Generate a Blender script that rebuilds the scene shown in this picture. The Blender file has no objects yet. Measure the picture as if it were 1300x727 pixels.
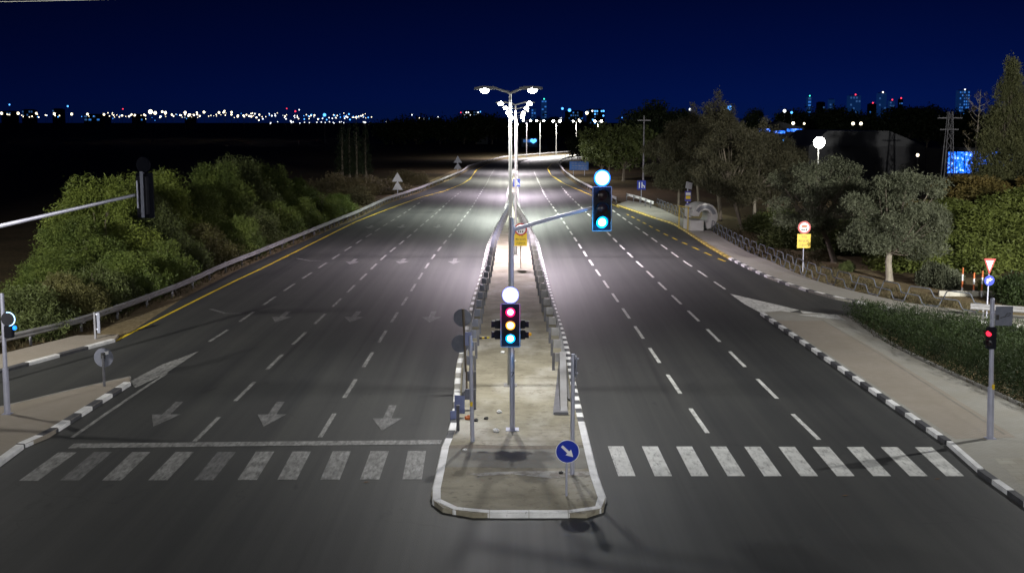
import bpy, bmesh, math, random
import numpy as np
from mathutils import Vector, Matrix

R = math.radians
rnd = random.Random(11)
scene = bpy.context.scene
col = scene.collection

# ------------------------------------------------------------------ camera
F, CX, CY, HC = 1550.0, 650.0, 363.5, 10.0
PITCH = math.atan((CY - 153.0) / F)
cam_d = bpy.data.cameras.new('camera')
cam_d.sensor_width = 36.0
cam_d.lens = F / 1300.0 * 36.0
cam_d.clip_start = 0.5
cam_d.clip_end = 9000
cam = bpy.data.objects.new('camera', cam_d)
cam.location = (0, 0, HC)
cam.rotation_euler = (R(90) - PITCH, 0, 0)
col.objects.link(cam)
scene.camera = cam
SP, CP = math.sin(PITCH), math.cos(PITCH)

K1, K2, DROP = 120.0, 420.0, 1.8
def g(y):                                   # the road falls gently away from the junction
    return 0.0 if y <= K1 else -DROP * min(1.0, (y - K1) / (K2 - K1))

def ray(px, py):
    u, v = (px - CX) / F, (CY - py) / F
    d = Vector((u, CP + v * SP, -SP + v * CP))
    return d / d.y
def P(px, py, Y):                           # point of the sight line at distance Y
    d = ray(px, py)
    return Vector((d.x * Y, Y, HC + d.z * Y))
def G(px, py, z=0.0):                       # point on the ground
    d = ray(px, py)
    lo, hi = 1.0, 4000.0
    for _ in range(60):
        m = (lo + hi) / 2
        if HC + d.z * m > g(m) + z: lo = m
        else: hi = m
    return Vector((d.x * lo, lo, g(lo) + z))
def XY(px, py):
    p = G(px, py); return (p.x, p.y)
def pts(*a): return [XY(*q) for q in a]
def at(px, Y, z=0.0):                       # ground point in a picture column at a distance
    return Vector(((px - CX) / F * Y * (CP + 0.12 * SP), Y, g(Y) + z))

# ------------------------------------------------------------------ materials
def newmat(name):
    m = bpy.data.materials.new(name); m.use_nodes = True
    nt = m.node_tree
    return m, nt, nt.nodes['Principled BSDF']
def mix_noise(nt, c1, c2, scale, coord='Object', detail=6, lo=0.35, hi=0.65, stretch=None, rough=0.6):
    tc = nt.nodes.new('ShaderNodeTexCoord')
    src = tc.outputs[coord]
    if stretch:
        mp = nt.nodes.new('ShaderNodeMapping'); mp.inputs['Scale'].default_value = stretch
        nt.links.new(src, mp.inputs['Vector']); src = mp.outputs['Vector']
    n = nt.nodes.new('ShaderNodeTexNoise'); n.inputs['Scale'].default_value = scale
    n.inputs['Detail'].default_value = detail; n.inputs['Roughness'].default_value = rough
    nt.links.new(src, n.inputs['Vector'])
    r = nt.nodes.new('ShaderNodeValToRGB')
    r.color_ramp.elements[0].position = lo; r.color_ramp.elements[1].position = hi
    r.color_ramp.elements[0].color = (*c1, 1); r.color_ramp.elements[1].color = (*c2, 1)
    nt.links.new(n.outputs['Fac'], r.inputs['Fac'])
    return r.outputs['Color'], n.outputs['Fac'], src
def mixc(nt, a, b, fac):
    mx = nt.nodes.new('ShaderNodeMix'); mx.data_type = 'RGBA'
    for s, v in ((mx.inputs[6], a), (mx.inputs[7], b)):
        if hasattr(v, 'node'): nt.links.new(v, s)
        else: s.default_value = (*v, 1)
    if hasattr(fac, 'node'): nt.links.new(fac, mx.inputs[0])
    else: mx.inputs[0].default_value = fac
    return mx.outputs[2]
def bump(nt, b, src, scale, strength, dist=0.02):
    n = nt.nodes.new('ShaderNodeTexNoise'); n.inputs['Scale'].default_value = scale; n.inputs['Detail'].default_value = 8
    nt.links.new(src, n.inputs['Vector'])
    bp = nt.nodes.new('ShaderNodeBump'); bp.inputs['Strength'].default_value = strength; bp.inputs['Distance'].default_value = dist
    nt.links.new(n.outputs['Fac'], bp.inputs['Height']); nt.links.new(bp.outputs['Normal'], b.inputs['Normal'])
def simple(name, c1, c2=None, scale=3.0, rough=0.6, metal=0.0, bmp=None, lo=0.3, hi=0.7, stretch=None, spec=0.5):
    m, nt, b = newmat(name)
    c2 = c2 or tuple(x * 0.75 for x in c1)
    c, f, src = mix_noise(nt, c1, c2, scale, lo=lo, hi=hi, stretch=stretch)
    nt.links.new(c, b.inputs['Base Color'])
    b.inputs['Roughness'].default_value = rough; b.inputs['Metallic'].default_value = metal
    b.inputs['Specular IOR Level'].default_value = spec
    if bmp: bump(nt, b, src, bmp[0], bmp[1])
    return m
def emit(name, c, s, sample=True):
    m, nt, b = newmat(name)
    b.inputs['Base Color'].default_value = (*[min(1, x) for x in c], 1)
    b.inputs['Emission Color'].default_value = (*c, 1); b.inputs['Emission Strength'].default_value = s
    if not sample:
        try: m.cycles.emission_sampling = 'NONE'
        except Exception: pass
    return m

def asphalt():
    m, nt, b = newmat('asphalt')
    fine, _, src = mix_noise(nt, (.024, .0255, .0265), (.054, .055, .052), 42, detail=5, lo=.3, hi=.7)
    big, bigf, _ = mix_noise(nt, (.021, .022, .0235), (.050, .051, .048), .16, detail=8, lo=.36, hi=.66)
    c = mixc(nt, fine, big, .5)
    # wheel tracks: long streaks along the driving direction
    st, stf, _ = mix_noise(nt, (.020, .021, .0225), (.060, .060, .056), 1.0, detail=4, lo=.36, hi=.66, stretch=(.85, .014, 1))
    c = mixc(nt, c, st, .48)
    dk, dkf, _ = mix_noise(nt, (0, 0, 0), (.7, .7, .7), 1.0, detail=5, lo=.58, hi=.72, stretch=(2.2, .03, 1))
    c = mixc(nt, c, (.020, .020, .021), dk)
    # oil drips and small patches
    oil, oilf, _ = mix_noise(nt, (0, 0, 0), (1, 1, 1), 1.1, detail=3, lo=.68, hi=.74, stretch=(1, .4, 1))
    c = mixc(nt, c, (.022, .022, .023), oil)
    # hairline cracks
    v = nt.nodes.new('ShaderNodeTexVoronoi'); v.feature = 'DISTANCE_TO_EDGE'; v.inputs['Scale'].default_value = .23
    wn = nt.nodes.new('ShaderNodeTexNoise'); wn.inputs['Scale'].default_value = 1.1; wn.inputs['Detail'].default_value = 6
    nt.links.new(src, wn.inputs['Vector'])
    va = nt.nodes.new('ShaderNodeVectorMath'); va.operation = 'MULTIPLY_ADD'
    nt.links.new(wn.outputs['Color'], va.inputs[0]); va.inputs[1].default_value = (1.6, 1.6, 0); nt.links.new(src, va.inputs[2])
    nt.links.new(va.outputs[0], v.inputs['Vector'])
    r = nt.nodes.new('ShaderNodeMapRange'); r.inputs[1].default_value = .002; r.inputs[2].default_value = .008; r.inputs[3].default_value = .55; r.inputs[4].default_value = 0
    nt.links.new(v.outputs['Distance'], r.inputs[0])
    gate, _, _ = mix_noise(nt, (0, 0, 0), (1, 1, 1), .12, detail=2, lo=.5, hi=.58)
    mu = nt.nodes.new('ShaderNodeMath'); mu.operation = 'MULTIPLY'; nt.links.new(r.outputs[0], mu.inputs[0]); nt.links.new(gate, mu.inputs[1])
    c = mixc(nt, c, (.015, .015, .016), mu.outputs[0])
    nt.links.new(c, b.inputs['Base Color'])
    rr = nt.nodes.new('ShaderNodeMapRange'); rr.inputs[3].default_value = .72; rr.inputs[4].default_value = .55
    nt.links.new(stf, rr.inputs[0]); nt.links.new(rr.outputs[0], b.inputs['Roughness'])
    b.inputs['Specular IOR Level'].default_value = .38
    bump(nt, b, src, 34, .5, .012)
    return m
def paint(name, c, wear, scale=4.5):
    m, nt, b = newmat(name)
    w, f, src = mix_noise(nt, (0, 0, 0), (1, 1, 1), scale, detail=10, lo=wear[0], hi=wear[1], stretch=(1.8, .45, 1), rough=.72)
    grime, _, _ = mix_noise(nt, c, tuple(x * .68 for x in c), 1.3, detail=5)
    nt.links.new(mixc(nt, grime, (.055, .055, .053), w), b.inputs['Base Color'])
    b.inputs['Roughness'].default_value = .6
    return m
def paving(name, a, b_, joint, size=(.2, .1), dirt=(.16, .13, .09)):
    m, nt, b = newmat(name)
    tc = nt.nodes.new('ShaderNodeTexCoord')
    br = nt.nodes.new('ShaderNodeTexBrick'); br.inputs['Scale'].default_value = 1
    br.inputs['Brick Width'].default_value = size[0]; br.inputs['Row Height'].default_value = size[1]
    br.inputs['Mortar Size'].default_value = .006
    br.inputs['Color1'].default_value = (*a, 1); br.inputs['Color2'].default_value = (*b_, 1); br.inputs['Mortar'].default_value = (*joint, 1)
    nt.links.new(tc.outputs['Object'], br.inputs['Vector'])
    d, f, src = mix_noise(nt, (0, 0, 0), (.75, .75, .75), .5, detail=8, lo=.42, hi=.78)
    nt.links.new(mixc(nt, br.outputs['Color'], dirt, d), b.inputs['Base Color'])
    b.inputs['Roughness'].default_value = .85
    bump(nt, b, src, 30, .3, .01)
    return m
def median_mat():
    m, nt, b = newmat('median_concrete')
    a, f, src = mix_noise(nt, (.30, .275, .205), (.19, .17, .12), .55, detail=9, lo=.38, hi=.62)
    p, pf, _ = mix_noise(nt, (0, 0, 0), (.8, .8, .8), .35, detail=6, lo=.5, hi=.66, stretch=(1, .5, 1))
    c = mixc(nt, a, (.44, .42, .37), p)
    s, sf, _ = mix_noise(nt, (0, 0, 0), (.8, .8, .8), 4.5, detail=8, lo=.55, hi=.72)
    c = mixc(nt, c, (.13, .11, .08), s)
    j, jf, _ = mix_noise(nt, (0, 0, 0), (.5, .5, .5), 1.2, detail=3, lo=.56, hi=.7, stretch=(.2, 2.2, 1))
    c = mixc(nt, c, (.16, .14, .10), j)
    nt.links.new(c, b.inputs['Base Color']); b.inputs['Roughness'].default_value = .9
    bump(nt, b, src, 18, .5, .02)
    return m
def ground_mat(name, a, b_, c_):
    m, nt, b = newmat(name)
    x, f, src = mix_noise(nt, a, b_, .18, detail=9, lo=.35, hi=.65)
    y, yf, _ = mix_noise(nt, (0, 0, 0), (.8, .8, .8), 2.2, detail=9, lo=.45, hi=.7)
    nt.links.new(mixc(nt, x, c_, y), b.inputs['Base Color']); b.inputs['Roughness'].default_value = .95
    b.inputs['Specular IOR Level'].default_value = .1
    bump(nt, b, src, 5, .7, .08)
    return m
def leaf(name, a, b_, scale=.7):
    m, nt, b = newmat(name)
    c, f, src = mix_noise(nt, a, b_, scale, detail=5, lo=.35, hi=.65)
    c2, f2, _ = mix_noise(nt, (0, 0, 0), (.5, .5, .5), 9, detail=2, lo=.4, hi=.7)
    c = mixc(nt, c, tuple(x * 1.5 for x in a), c2)
    c3, f3, _ = mix_noise(nt, (.0, .0, .0), (.75, .75, .75), .55, coord='Object', detail=3, lo=.45, hi=.68)
    c = mixc(nt, c, tuple(x * .55 for x in b_), c3)
    nt.links.new(c, b.inputs['Base Color']); b.inputs['Roughness'].default_value = .6
    b.inputs['Specular IOR Level'].default_value = .25
    tr = nt.nodes.new('ShaderNodeBsdfTranslucent'); nt.links.new(c, tr.inputs['Color'])
    ms = nt.nodes.new('ShaderNodeMixShader'); ms.inputs[0].default_value = .25
    out = nt.nodes['Material Output']
    nt.links.new(b.outputs[0], ms.inputs[1]); nt.links.new(tr.outputs[0], ms.inputs[2]); nt.links.new(ms.outputs[0], out.inputs['Surface'])
    return m

M = dict(
    asphalt=asphalt(),
    paint=paint('road_paint_white', (.66, .66, .63), (.50, .74)),
    worn=paint('road_paint_worn', (.31, .31, .30), (.40, .66)),
    worn_more=paint('road_paint_very_worn', (.20, .20, .20), (.36, .62)),
    yellow=paint('road_paint_yellow', (.80, .58, .02), (.64, .9)),
    kwhite=paint('kerb_white', (.80, .80, .80), (.60, .74), 11),
    kblack=simple('kerb_black', (.035, .036, .045), (.075, .075, .08), 5, .7, bmp=(30, .2)),
    kyellow=paint('kerb_yellow', (.60, .43, .05), (.50, .68), 9), kolive=simple('kerb_yellow_dirty', (.34, .25, .05), (.20, .155, .045), 6, .8),
    kgrey=simple('kerb_concrete', (.26, .255, .24), (.18, .17, .15), 4, .85, bmp=(30, .3)),
    brown=paving('paving_brown', (.30, .262, .218), (.265, .232, .19), (.16, .145, .12), dirt=(.22, .19, .145)),
    grey=paving('paving_grey', (.31, .30, .265), (.275, .265, .235), (.17, .16, .14), dirt=(.23, .21, .165)),
    slab=paving('paving_slab', (.36, .35, .30), (.31, .30, .26), (.13, .12, .10), (.6, .4)),
    concrete=simple('concrete_pad', (.235, .23, .20), (.175, .165, .14), .9, .9, bmp=(25, .4), lo=.35, hi=.65),
    rubble=simple('broken_concrete', (.42, .41, .38), (.22, .20, .17), 3.5, .9, bmp=(25, .5), lo=.4, hi=.6),
    median=median_mat(),
    dirt=ground_mat('dry_field', (.085, .062, .034), (.050, .040, .022), (.11, .08, .042)),
    verge=ground_mat('dry_verge', (.19, .145, .080), (.115, .095, .055), (.24, .19, .115)),
    steel=simple('galvanised_steel', (.44, .45, .55), (.36, .37, .46), 2.2, .45, .35),
    lamp_steel=simple('lamp_post_steel', (.27, .27, .26), (.21, .21, .205), 1.5, .5, .2),
    rail=simple('guardrail_steel', (.33, .33, .345), (.22, .215, .21), 1.6, .5, .35, stretch=(1, .4, 1)),
    post=simple('guardrail_post_steel', (.16, .16, .18), (.10, .10, .11), 3, .6, .3),
    railing=simple('railing_paint', (.11, .122, .15), (.07, .078, .098), 4, .5),
    black=simple('signal_black', (.004, .005, .010), (.007, .008, .014), 4, .6, spec=.15),
    darkgrey=simple('signal_housing', (.028, .029, .036), (.02, .021, .028), 4, .6, spec=.2),
    border=simple('backplate_border', (.30, .30, .34), (.25, .25, .29), 8, .5),
    signback=simple('sign_back_metal', (.16, .17, .215), (.115, .125, .165), 6, .5, .3),
    brownpost=simple('rusty_post', (.16, .13, .10), (.10, .085, .07), 5, .7, .2),
    blue=simple('sign_blue', (.006, .028, .36), (.005, .022, .30), 5, .35),
    blueboard=simple('board_blue', (.01, .08, .30), (.008, .06, .24), 3, .4),
    white=simple('sign_white', (.72, .72, .74), (.64, .64, .66), 6, .45),
    red=simple('sign_red', (.42, .015, .012), (.34, .012, .01), 6, .4),
    yplate=simple('plate_yellow', (.72, .50, .01), (.64, .44, .01), 6, .45),
    orange=simple('marker_orange', (.50, .13, .03), (.40, .10, .025), 6, .5),
    ink=simple('sign_ink', (.02, .02, .02), (.03, .03, .03), 6, .5),
    yellowpost=simple('shelter_yellow', (.45, .33, .04), (.32, .24, .04), 4, .5),
    shelter=simple('shelter_concrete', (.42, .42, .41), (.33, .325, .31), 1.6, .8, bmp=(20, .3)),
    shelterband=simple('shelter_band', (.16, .165, .18), (.11, .115, .13), 3, .8),
    bark=simple('bark', (.16, .135, .105), (.085, .07, .055), 6, .9, bmp=(14, .8), stretch=(1, 1, .3)),
    palebark=simple('pale_bark', (.27, .245, .20), (.14, .12, .095), 5, .9, bmp=(14, .8), stretch=(1, 1, .3)),
    lf_green=leaf('leaf_willow_green', (.125, .160, .036), (.055, .085, .020)),
    lf_dull=leaf('leaf_dull_green', (.088, .108, .036), (.046, .060, .020)),
    lf_olive=leaf('leaf_olive', (.115, .110, .040), (.060, .062, .022)), lf_bright=leaf('leaf_fresh_green', (.165, .205, .040), (.080, .110, .022)),
    lf_dark=leaf('leaf_dark_green', (.022, .034, .014), (.014, .022, .010)),
    lf_pine=leaf('leaf_pine', (.085, .080, .048), (.048, .047, .028)),
    lf_silver=leaf('leaf_silver', (.115, .126, .080), (.058, .066, .042)),
    lf_slope=leaf('leaf_slope', (.120, .145, .034), (.064, .084, .020), .35),
    lf_rust=leaf('leaf_rusty', (.150, .110, .034), (.085, .080, .026), .35),
    lf_hedge=leaf('leaf_hedge', (.030, .046, .014), (.014, .024, .008), 1.2),
    lf_dry=leaf('leaf_dry', (.115, .095, .050), (.065, .058, .030)),
    lf_cypress=leaf('leaf_cypress', (.125, .130, .058), (.070, .078, .034), .5),
    wall=simple('render_wall', (.04, .042, .047), (.03, .03, .034), 1, .9),
    roof=simple('metal_roof', (.030, .032, .038), (.022, .024, .028), .6, .5, .2, stretch=(1, 8, 1)),
    tower=emit('tower_painted_glow', (.02, .12, .5), .11, False),  # tower walls glow faintly, standing in for city light on them
    cityblock=simple('city_block', (.03, .035, .05), (.02, .025, .035), .05, .8),
    cable=simple('cable', (.25, .25, .22), (.2, .2, .18), 3, .6),
    solar=simple('solar_cell', (.42, .42, .44), (.22, .22, .25), 9, .35),
    purple=simple('stop_blue', (.05, .05, .32), (.04, .04, .25), 6, .5),
    ltblue=simple('panel_blue_grey', (.17, .20, .36), (.13, .15, .29), 6, .5),
    brownleaf=simple('dry_leaf', (.14, .075, .03), (.10, .06, .03), 9, .8),
    stone=simple('stone', (.20, .17, .13), (.11, .095, .075), 8, .9),
    tarp=simple('dark_vehicle', (.03, .032, .036), (.02, .02, .024), 2, .5),
    # things that give off light
    lamp=emit('lamp_glow', (1, .97, .88), 60),
    lampfar=emit('lamp_glow_far', (1, .95, .88), 30),
    white_led=emit('led_white', (.80, .85, 1), 6),
    cyan_rim=emit('led_green_rim', (.0, .36, 1), 3.2),
    cyan_core=emit('led_green_core', (.5, 1, 1), 7),
    red_rim=emit('led_red_rim', (1, .012, .13), 1.7),
    red_core=emit('led_red_core', (1, .42, .55), 4),
    amber_rim=emit('led_amber_rim', (1, .38, .04), 1.8),
    amber_core=emit('led_amber_core', (1, .88, .55), 4),
    red_ped=emit('led_red_pedestrian', (1, .02, .05), 2.5),
    blue_led=emit('led_blue', (.01, .22, 1), 2.2), violet_led=emit('led_violet', (.22, .26, 1), 2.6),
    blue_dim=emit('led_blue_dim', (.02, .10, .32), .35),
    blue_round=emit('led_blue_white', (.38, .66, 1), 3.0),
    cw=emit('city_warm', (1, .86, .60), 4.5, False), cb=emit('city_blue', (.08, .36, 1), 3, False),
    cw2=emit('city_white', (.9, .95, 1), 2.5, False), cr=emit('city_red', (1, .04, .08), 3, False), cg=emit('city_green', (.05, .8, .6), 2.5, False),
    cdim=emit('city_window_dim', (.08, .24, .60), .34, False), cwin=emit('city_window_blue', (.06, .30, .95), .6, False),
    off_lens=simple('lens_off', (.022, .008, .008), (.012, .01, .018), 9, .3, spec=.3),
)
def lit_panel():
    m, nt, b = newmat('blue_lit_panel')
    tc = nt.nodes.new('ShaderNodeTexCoord')
    v = nt.nodes.new('ShaderNodeTexNoise'); v.inputs['Scale'].default_value = 1.6; v.inputs['Detail'].default_value = 5; v.inputs['Roughness'].default_value = .75
    nt.links.new(tc.outputs['Object'], v.inputs['Vector'])
    r = nt.nodes.new('ShaderNodeValToRGB')
    e = r.color_ramp.elements
    e[0].position = .40; e[0].color = (.0, .006, .04, 1); e[1].position = .72; e[1].color = (.7, .85, 1, 1)
    x = e.new(.55); x.color = (.01, .14, .9, 1)
    nt.links.new(v.outputs['Fac'], r.inputs['Fac']); nt.links.new(r.outputs['Color'], b.inputs['Emission Color'])
    b.inputs['Emission Strength'].default_value = 3.2
    b.inputs['Base Color'].default_value = (.05, .1, .3, 1)
    return m
M['lit_panel'] = lit_panel()

# ------------------------------------------------------------------ mesh helpers
class MB:
    def __init__(s): s.v, s.f, s.m, s.mats = [], [], [], []
    def mi(s, mat):
        if mat not in s.mats: s.mats.append(mat)
        return s.mats.index(mat)
    def add(s, vs, fs, mat=None):
        b = len(s.v); s.v += [Vector(v) for v in vs]
        k = s.mi(mat) if mat else 0
        for f in fs: s.f.append(tuple(b + i for i in f)); s.m.append(k)
        return s
    def box(s, c, size, mat=None, rot=None, taper=1.0):
        x, y, z = [q / 2 for q in size]
        vs = [Vector((a * x * (taper if d > 0 else 1), b * y * (taper if d > 0 else 1), d * z)) for d in (-1, 1) for b in (-1, 1) for a in (-1, 1)]
        if rot is not None: vs = [rot @ v for v in vs]
        vs = [v + Vector(c) for v in vs]
        return s.add(vs, [(0, 2, 3, 1), (4, 5, 7, 6), (0, 1, 5, 4), (2, 6, 7, 3), (0, 4, 6, 2), (1, 3, 7, 5)], mat)
    def tube(s, path, rad, n=10, mat=None, caps=True):
        path = [Vector(p) for p in path]
        rad = rad if isinstance(rad, (list, tuple)) else [rad] * len(path)
        vs, fs = [], []
        t0 = None
        for i, p in enumerate(path):
            t = (path[min(i + 1, len(path) - 1)] - path[max(i - 1, 0)])
            t = t.normalized() if t.length > 1e-9 else Vector((0, 0, 1))
            if t0 is None:
                up = Vector((0, 0, 1)) if abs(t.z) < .9 else Vector((1, 0, 0))
                a = t.cross(up).normalized()
            else:
                a = (a - t * a.dot(t)).normalized()
            t0 = t; bb = t.cross(a)
            for k in range(n):
                q = 2 * math.pi * k / n
                vs.append(p + (a * math.cos(q) + bb * math.sin(q)) * rad[i])
        for i in range(len(path) - 1):
            for k in range(n):
                k2 = (k + 1) % n
                fs.append((i * n + k, i * n + k2, (i + 1) * n + k2, (i + 1) * n + k))
        if caps:
            fs.append(tuple(range(n))[::-1]); fs.append(tuple(range((len(path) - 1) * n, len(path) * n)))
        return s.add(vs, fs, mat)
    def prism(s, outline, frame, depth, mat=None):
        """outline 2-D (a, b) in FRAME (origin, axis a, axis b); extruded by depth along a x b"""
        o, A, B = [Vector(q) for q in frame]
        N = A.cross(B).normalized() * depth
        n = len(outline)
        vs = [o + A * p[0] + B * p[1] for p in outline] + [o + A * p[0] + B * p[1] + N for p in outline]
        fs = [tuple(range(n))[::-1], tuple(range(n, 2 * n))] + [(i, (i + 1) % n, n + (i + 1) % n, n + i) for i in range(n)]
        return s.add(vs, fs, mat)
    def disc(s, c, r, depth, mat=None, frame=((1, 0, 0), (0, 0, 1)), n=28):
        o = [(r * math.cos(2 * math.pi * k / n), r * math.sin(2 * math.pi * k / n)) for k in range(n)]
        return s.prism(o, (c, frame[0], frame[1]), depth, mat)
    def dome(s, c, r, h, frame, mat=None, n=20, rings=4, r0=0.0):
        """spherical cap of radius r bulging h along a x b"""
        o = Vector(c); A, B = Vector(frame[0]), Vector(frame[1]); N = A.cross(B).normalized()
        vs, fs = [], []
        for i in range(rings + 1):
            q = r0 + (1 - r0) * (1 - i / rings)
            rr = r * q; hh = h * (1 - q * q)
            for k in range(n):
                t = 2 * math.pi * k / n
                vs.append(o + A * (rr * math.cos(t)) + B * (rr * math.sin(t)) + N * hh)
        for i in range(rings):
            for k in range(n):
                k2 = (k + 1) % n
                fs.append((i * n + k, i * n + k2, (i + 1) * n + k2, (i + 1) * n + k))
        return s.add(vs, fs, mat)
    def sphere(s, c, r, mat=None, n=10, m=7, sc=(1, 1, 1)):
        vs, fs = [], []
        for i in range(m + 1):
            a = math.pi * i / m
            for k in range(n):
                t = 2 * math.pi * k / n
                vs.append(Vector(c) + Vector((math.sin(a) * math.cos(t) * r * sc[0], math.sin(a) * math.sin(t) * r * sc[1], math.cos(a) * r * sc[2])))
        for i in range(m):
            for k in range(n):
                k2 = (k + 1) % n
                fs.append((i * n + k, (i + 1) * n + k, (i + 1) * n + k2, i * n + k2))
        return s.add(vs, fs, mat)
    def build(s, name, mat=None, parent=None, smooth=False, bevel=0.0):
        me = bpy.data.meshes.new(name)
        me.from_pydata([tuple(v) for v in s.v], [], s.f)
        mats = s.mats or [mat]
        for q in mats: me.materials.append(M[q] if isinstance(q, str) else q)
        if s.mats: me.polygons.foreach_set('material_index', s.m)
        bm = bmesh.new(); bm.from_mesh(me)
        bmesh.ops.remove_doubles(bm, verts=bm.verts, dist=1e-5)
        bmesh.ops.recalc_face_normals(bm, faces=bm.faces)
        if bevel:
            es = [e for e in bm.edges if len(e.link_faces) == 2 and e.calc_face_angle(0) > R(35)]
            bmesh.ops.bevel(bm, geom=es, offset=bevel, segments=2, affect='EDGES', clamp_overlap=True)
        bm.to_mesh(me); bm.free()
        if smooth:
            me.polygons.foreach_set('use_smooth', [True] * len(me.polygons))
            try: me.set_sharp_from_angle(angle=R(38))
            except Exception: pass
        o = bpy.data.objects.new(name, me); col.objects.link(o)
        if parent: o.parent = parent
        return o

def tag(o, label=None, cat=None, group=None, kind=None):
    if label: o['label'] = label
    if cat: o['category'] = cat
    if group: o['group'] = group
    if kind: o['kind'] = kind
    return o
def thing(name, label, cat, loc=(0, 0, 0), rz=0.0, group=None):
    o = bpy.data.objects.new(name, None); o.empty_display_size = .3
    o.location = loc; o.rotation_euler = (0, 0, rz); col.objects.link(o)
    return tag(o, label, cat, group)
def copy_tree(o, parent=None):
    c = o.copy(); col.objects.link(c)
    if parent: c.parent = parent
    for ch in [x for x in bpy.data.objects if x.parent == o]: copy_tree(ch, c)
    return c
FR = ((1, 0, 0), (0, 0, 1))                # a x b = -y: towards the camera
FB = ((-1, 0, 0), (0, 0, 1))               # away from the camera

# ------------------------------------------------------------------ ground sheets
def flat(name, outline, z, mat, height=0.0, label=None, cat='ground'):
    bm = bmesh.new()
    vs = [bm.verts.new((x, y, 0)) for x, y in outline]
    f = bm.faces.new(vs); f.normal_update()
    if f.normal.z < 0: f.normal_flip()
    bmesh.ops.triangulate(bm, faces=bm.faces[:], quad_method='BEAUTY', ngon_method='EAR_CLIP')
    for k in (K1, K2):
        bmesh.ops.bisect_plane(bm, geom=bm.verts[:] + bm.edges[:] + bm.faces[:], plane_co=(0, k, 0), plane_no=(0, 1, 0))
    if height:
        r = bmesh.ops.extrude_face_region(bm, geom=bm.faces[:])
        top = [v for v in r['geom'] if isinstance(v, bmesh.types.BMVert)]
        for v in top: v.co.z += height
    for v in bm.verts: v.co.z += g(v.co.y) + z
    bmesh.ops.recalc_face_normals(bm, faces=bm.faces)
    if not height:
        for f in bm.faces:
            if f.normal.z < 0: f.normal_flip()
    me = bpy.data.meshes.new(name); bm.to_mesh(me); bm.free()
    me.materials.append(M[mat])
    o = bpy.data.objects.new(name, me); col.objects.link(o)
    return tag(o, label, None, None, 'structure')

def arc(path):
    L = [0]
    for a, b in zip(path, path[1:]): L.append(L[-1] + (Vector(b) - Vector(a)).length)
    return L
def along(path, L, s):
    s = max(0, min(L[-1], s))
    for i in range(len(path) - 1):
        if s <= L[i + 1] or i == len(path) - 2:
            d = max(1e-9, L[i + 1] - L[i]); t = (s - L[i]) / d
            a, b = Vector(path[i]), Vector(path[i + 1])
            return a.lerp(b, t), (b - a).normalized()
def smooth_path(p, step=2.0, k=2):
    L = arc(p); n = max(2, int(L[-1] / step))
    q = [along(p, L, L[-1] * i / n)[0] for i in range(n + 1)]
    for _ in range(k):
        q = [q[0]] + [(q[i - 1] + q[i] * 2 + q[i + 1]) / 4 for i in range(1, len(q) - 1)] + [q[-1]]
    return [tuple(v) for v in q]
def strip_quads(mb, path, L, s0, s1, w, z, mat=None, step=3.0):
    n = max(1, int((s1 - s0) / step)); vs = []
    for i in range(n + 1):
        p, t = along(path, L, s0 + (s1 - s0) * i / n)
        nn = Vector((-t.y, t.x)) * w / 2
        for q in (p + nn, p - nn): vs.append((q.x, q.y, g(q.y) + z))
    mb.add(vs, [(2 * i, 2 * i + 1, 2 * i + 3, 2 * i + 2) for i in range(n)], mat)
def line(name, path, w, mat, z=.008, dash=None, phase=0.0, s1=None):
    L = arc(path); mb = MB(); end = s1 or L[-1]
    if dash:
        s = phase
        while s < end:
            strip_quads(mb, path, L, max(0, s), min(end, s + dash[0]), w, z, None); s += dash[1]
    else: strip_quads(mb, path, L, 0, end, w, z)
    return tag(mb.build(name, mat), None, None, None, 'structure')
def patch(name, polys, mat, z=.008):
    mb = MB()
    for p in polys: mb.add([(x, y, g(y) + z) for x, y in p], [tuple(range(len(p)))])
    o = mb.build(name, mat)
    for f in o.data.polygons:
        if f.normal.z < 0: f.flip()
    return tag(o, None, None, None, 'structure')
def kerb(name, path, mats, stone=1.0, w=.22, h=.14, side=1, s0=0.0, s1=None, z0=-.02, sink=0.0, first=0):
    """kerb stones along PATH; side=+1 puts their width to the left of the path"""
    L = arc(path); s1 = s1 or L[-1]; mb = MB(); s = s0; k = first
    while s < s1 - .05:
        e = min(s + stone, s1)
        vs = []
        for q in (s + .006, e - .006):
            p, t = along(path, L, q); nn = Vector((-t.y, t.x)) * side
            for off, zz in ((-.014, z0), (-.014, h - .03), (.016, h), (w, h), (w, z0)):
                c = p + nn * off; vs.append((c.x, c.y, g(c.y) + zz))
        fs = [(i, (i + 1) % 5, 5 + (i + 1) % 5, 5 + i) for i in range(5)] + [(0, 1, 2, 3, 4), (9, 8, 7, 6, 5)]
        mb.add(vs, fs, mats[k % len(mats)]); k += 1; s = e
    return tag(mb.build(name), None, None, None, 'structure')

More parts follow.
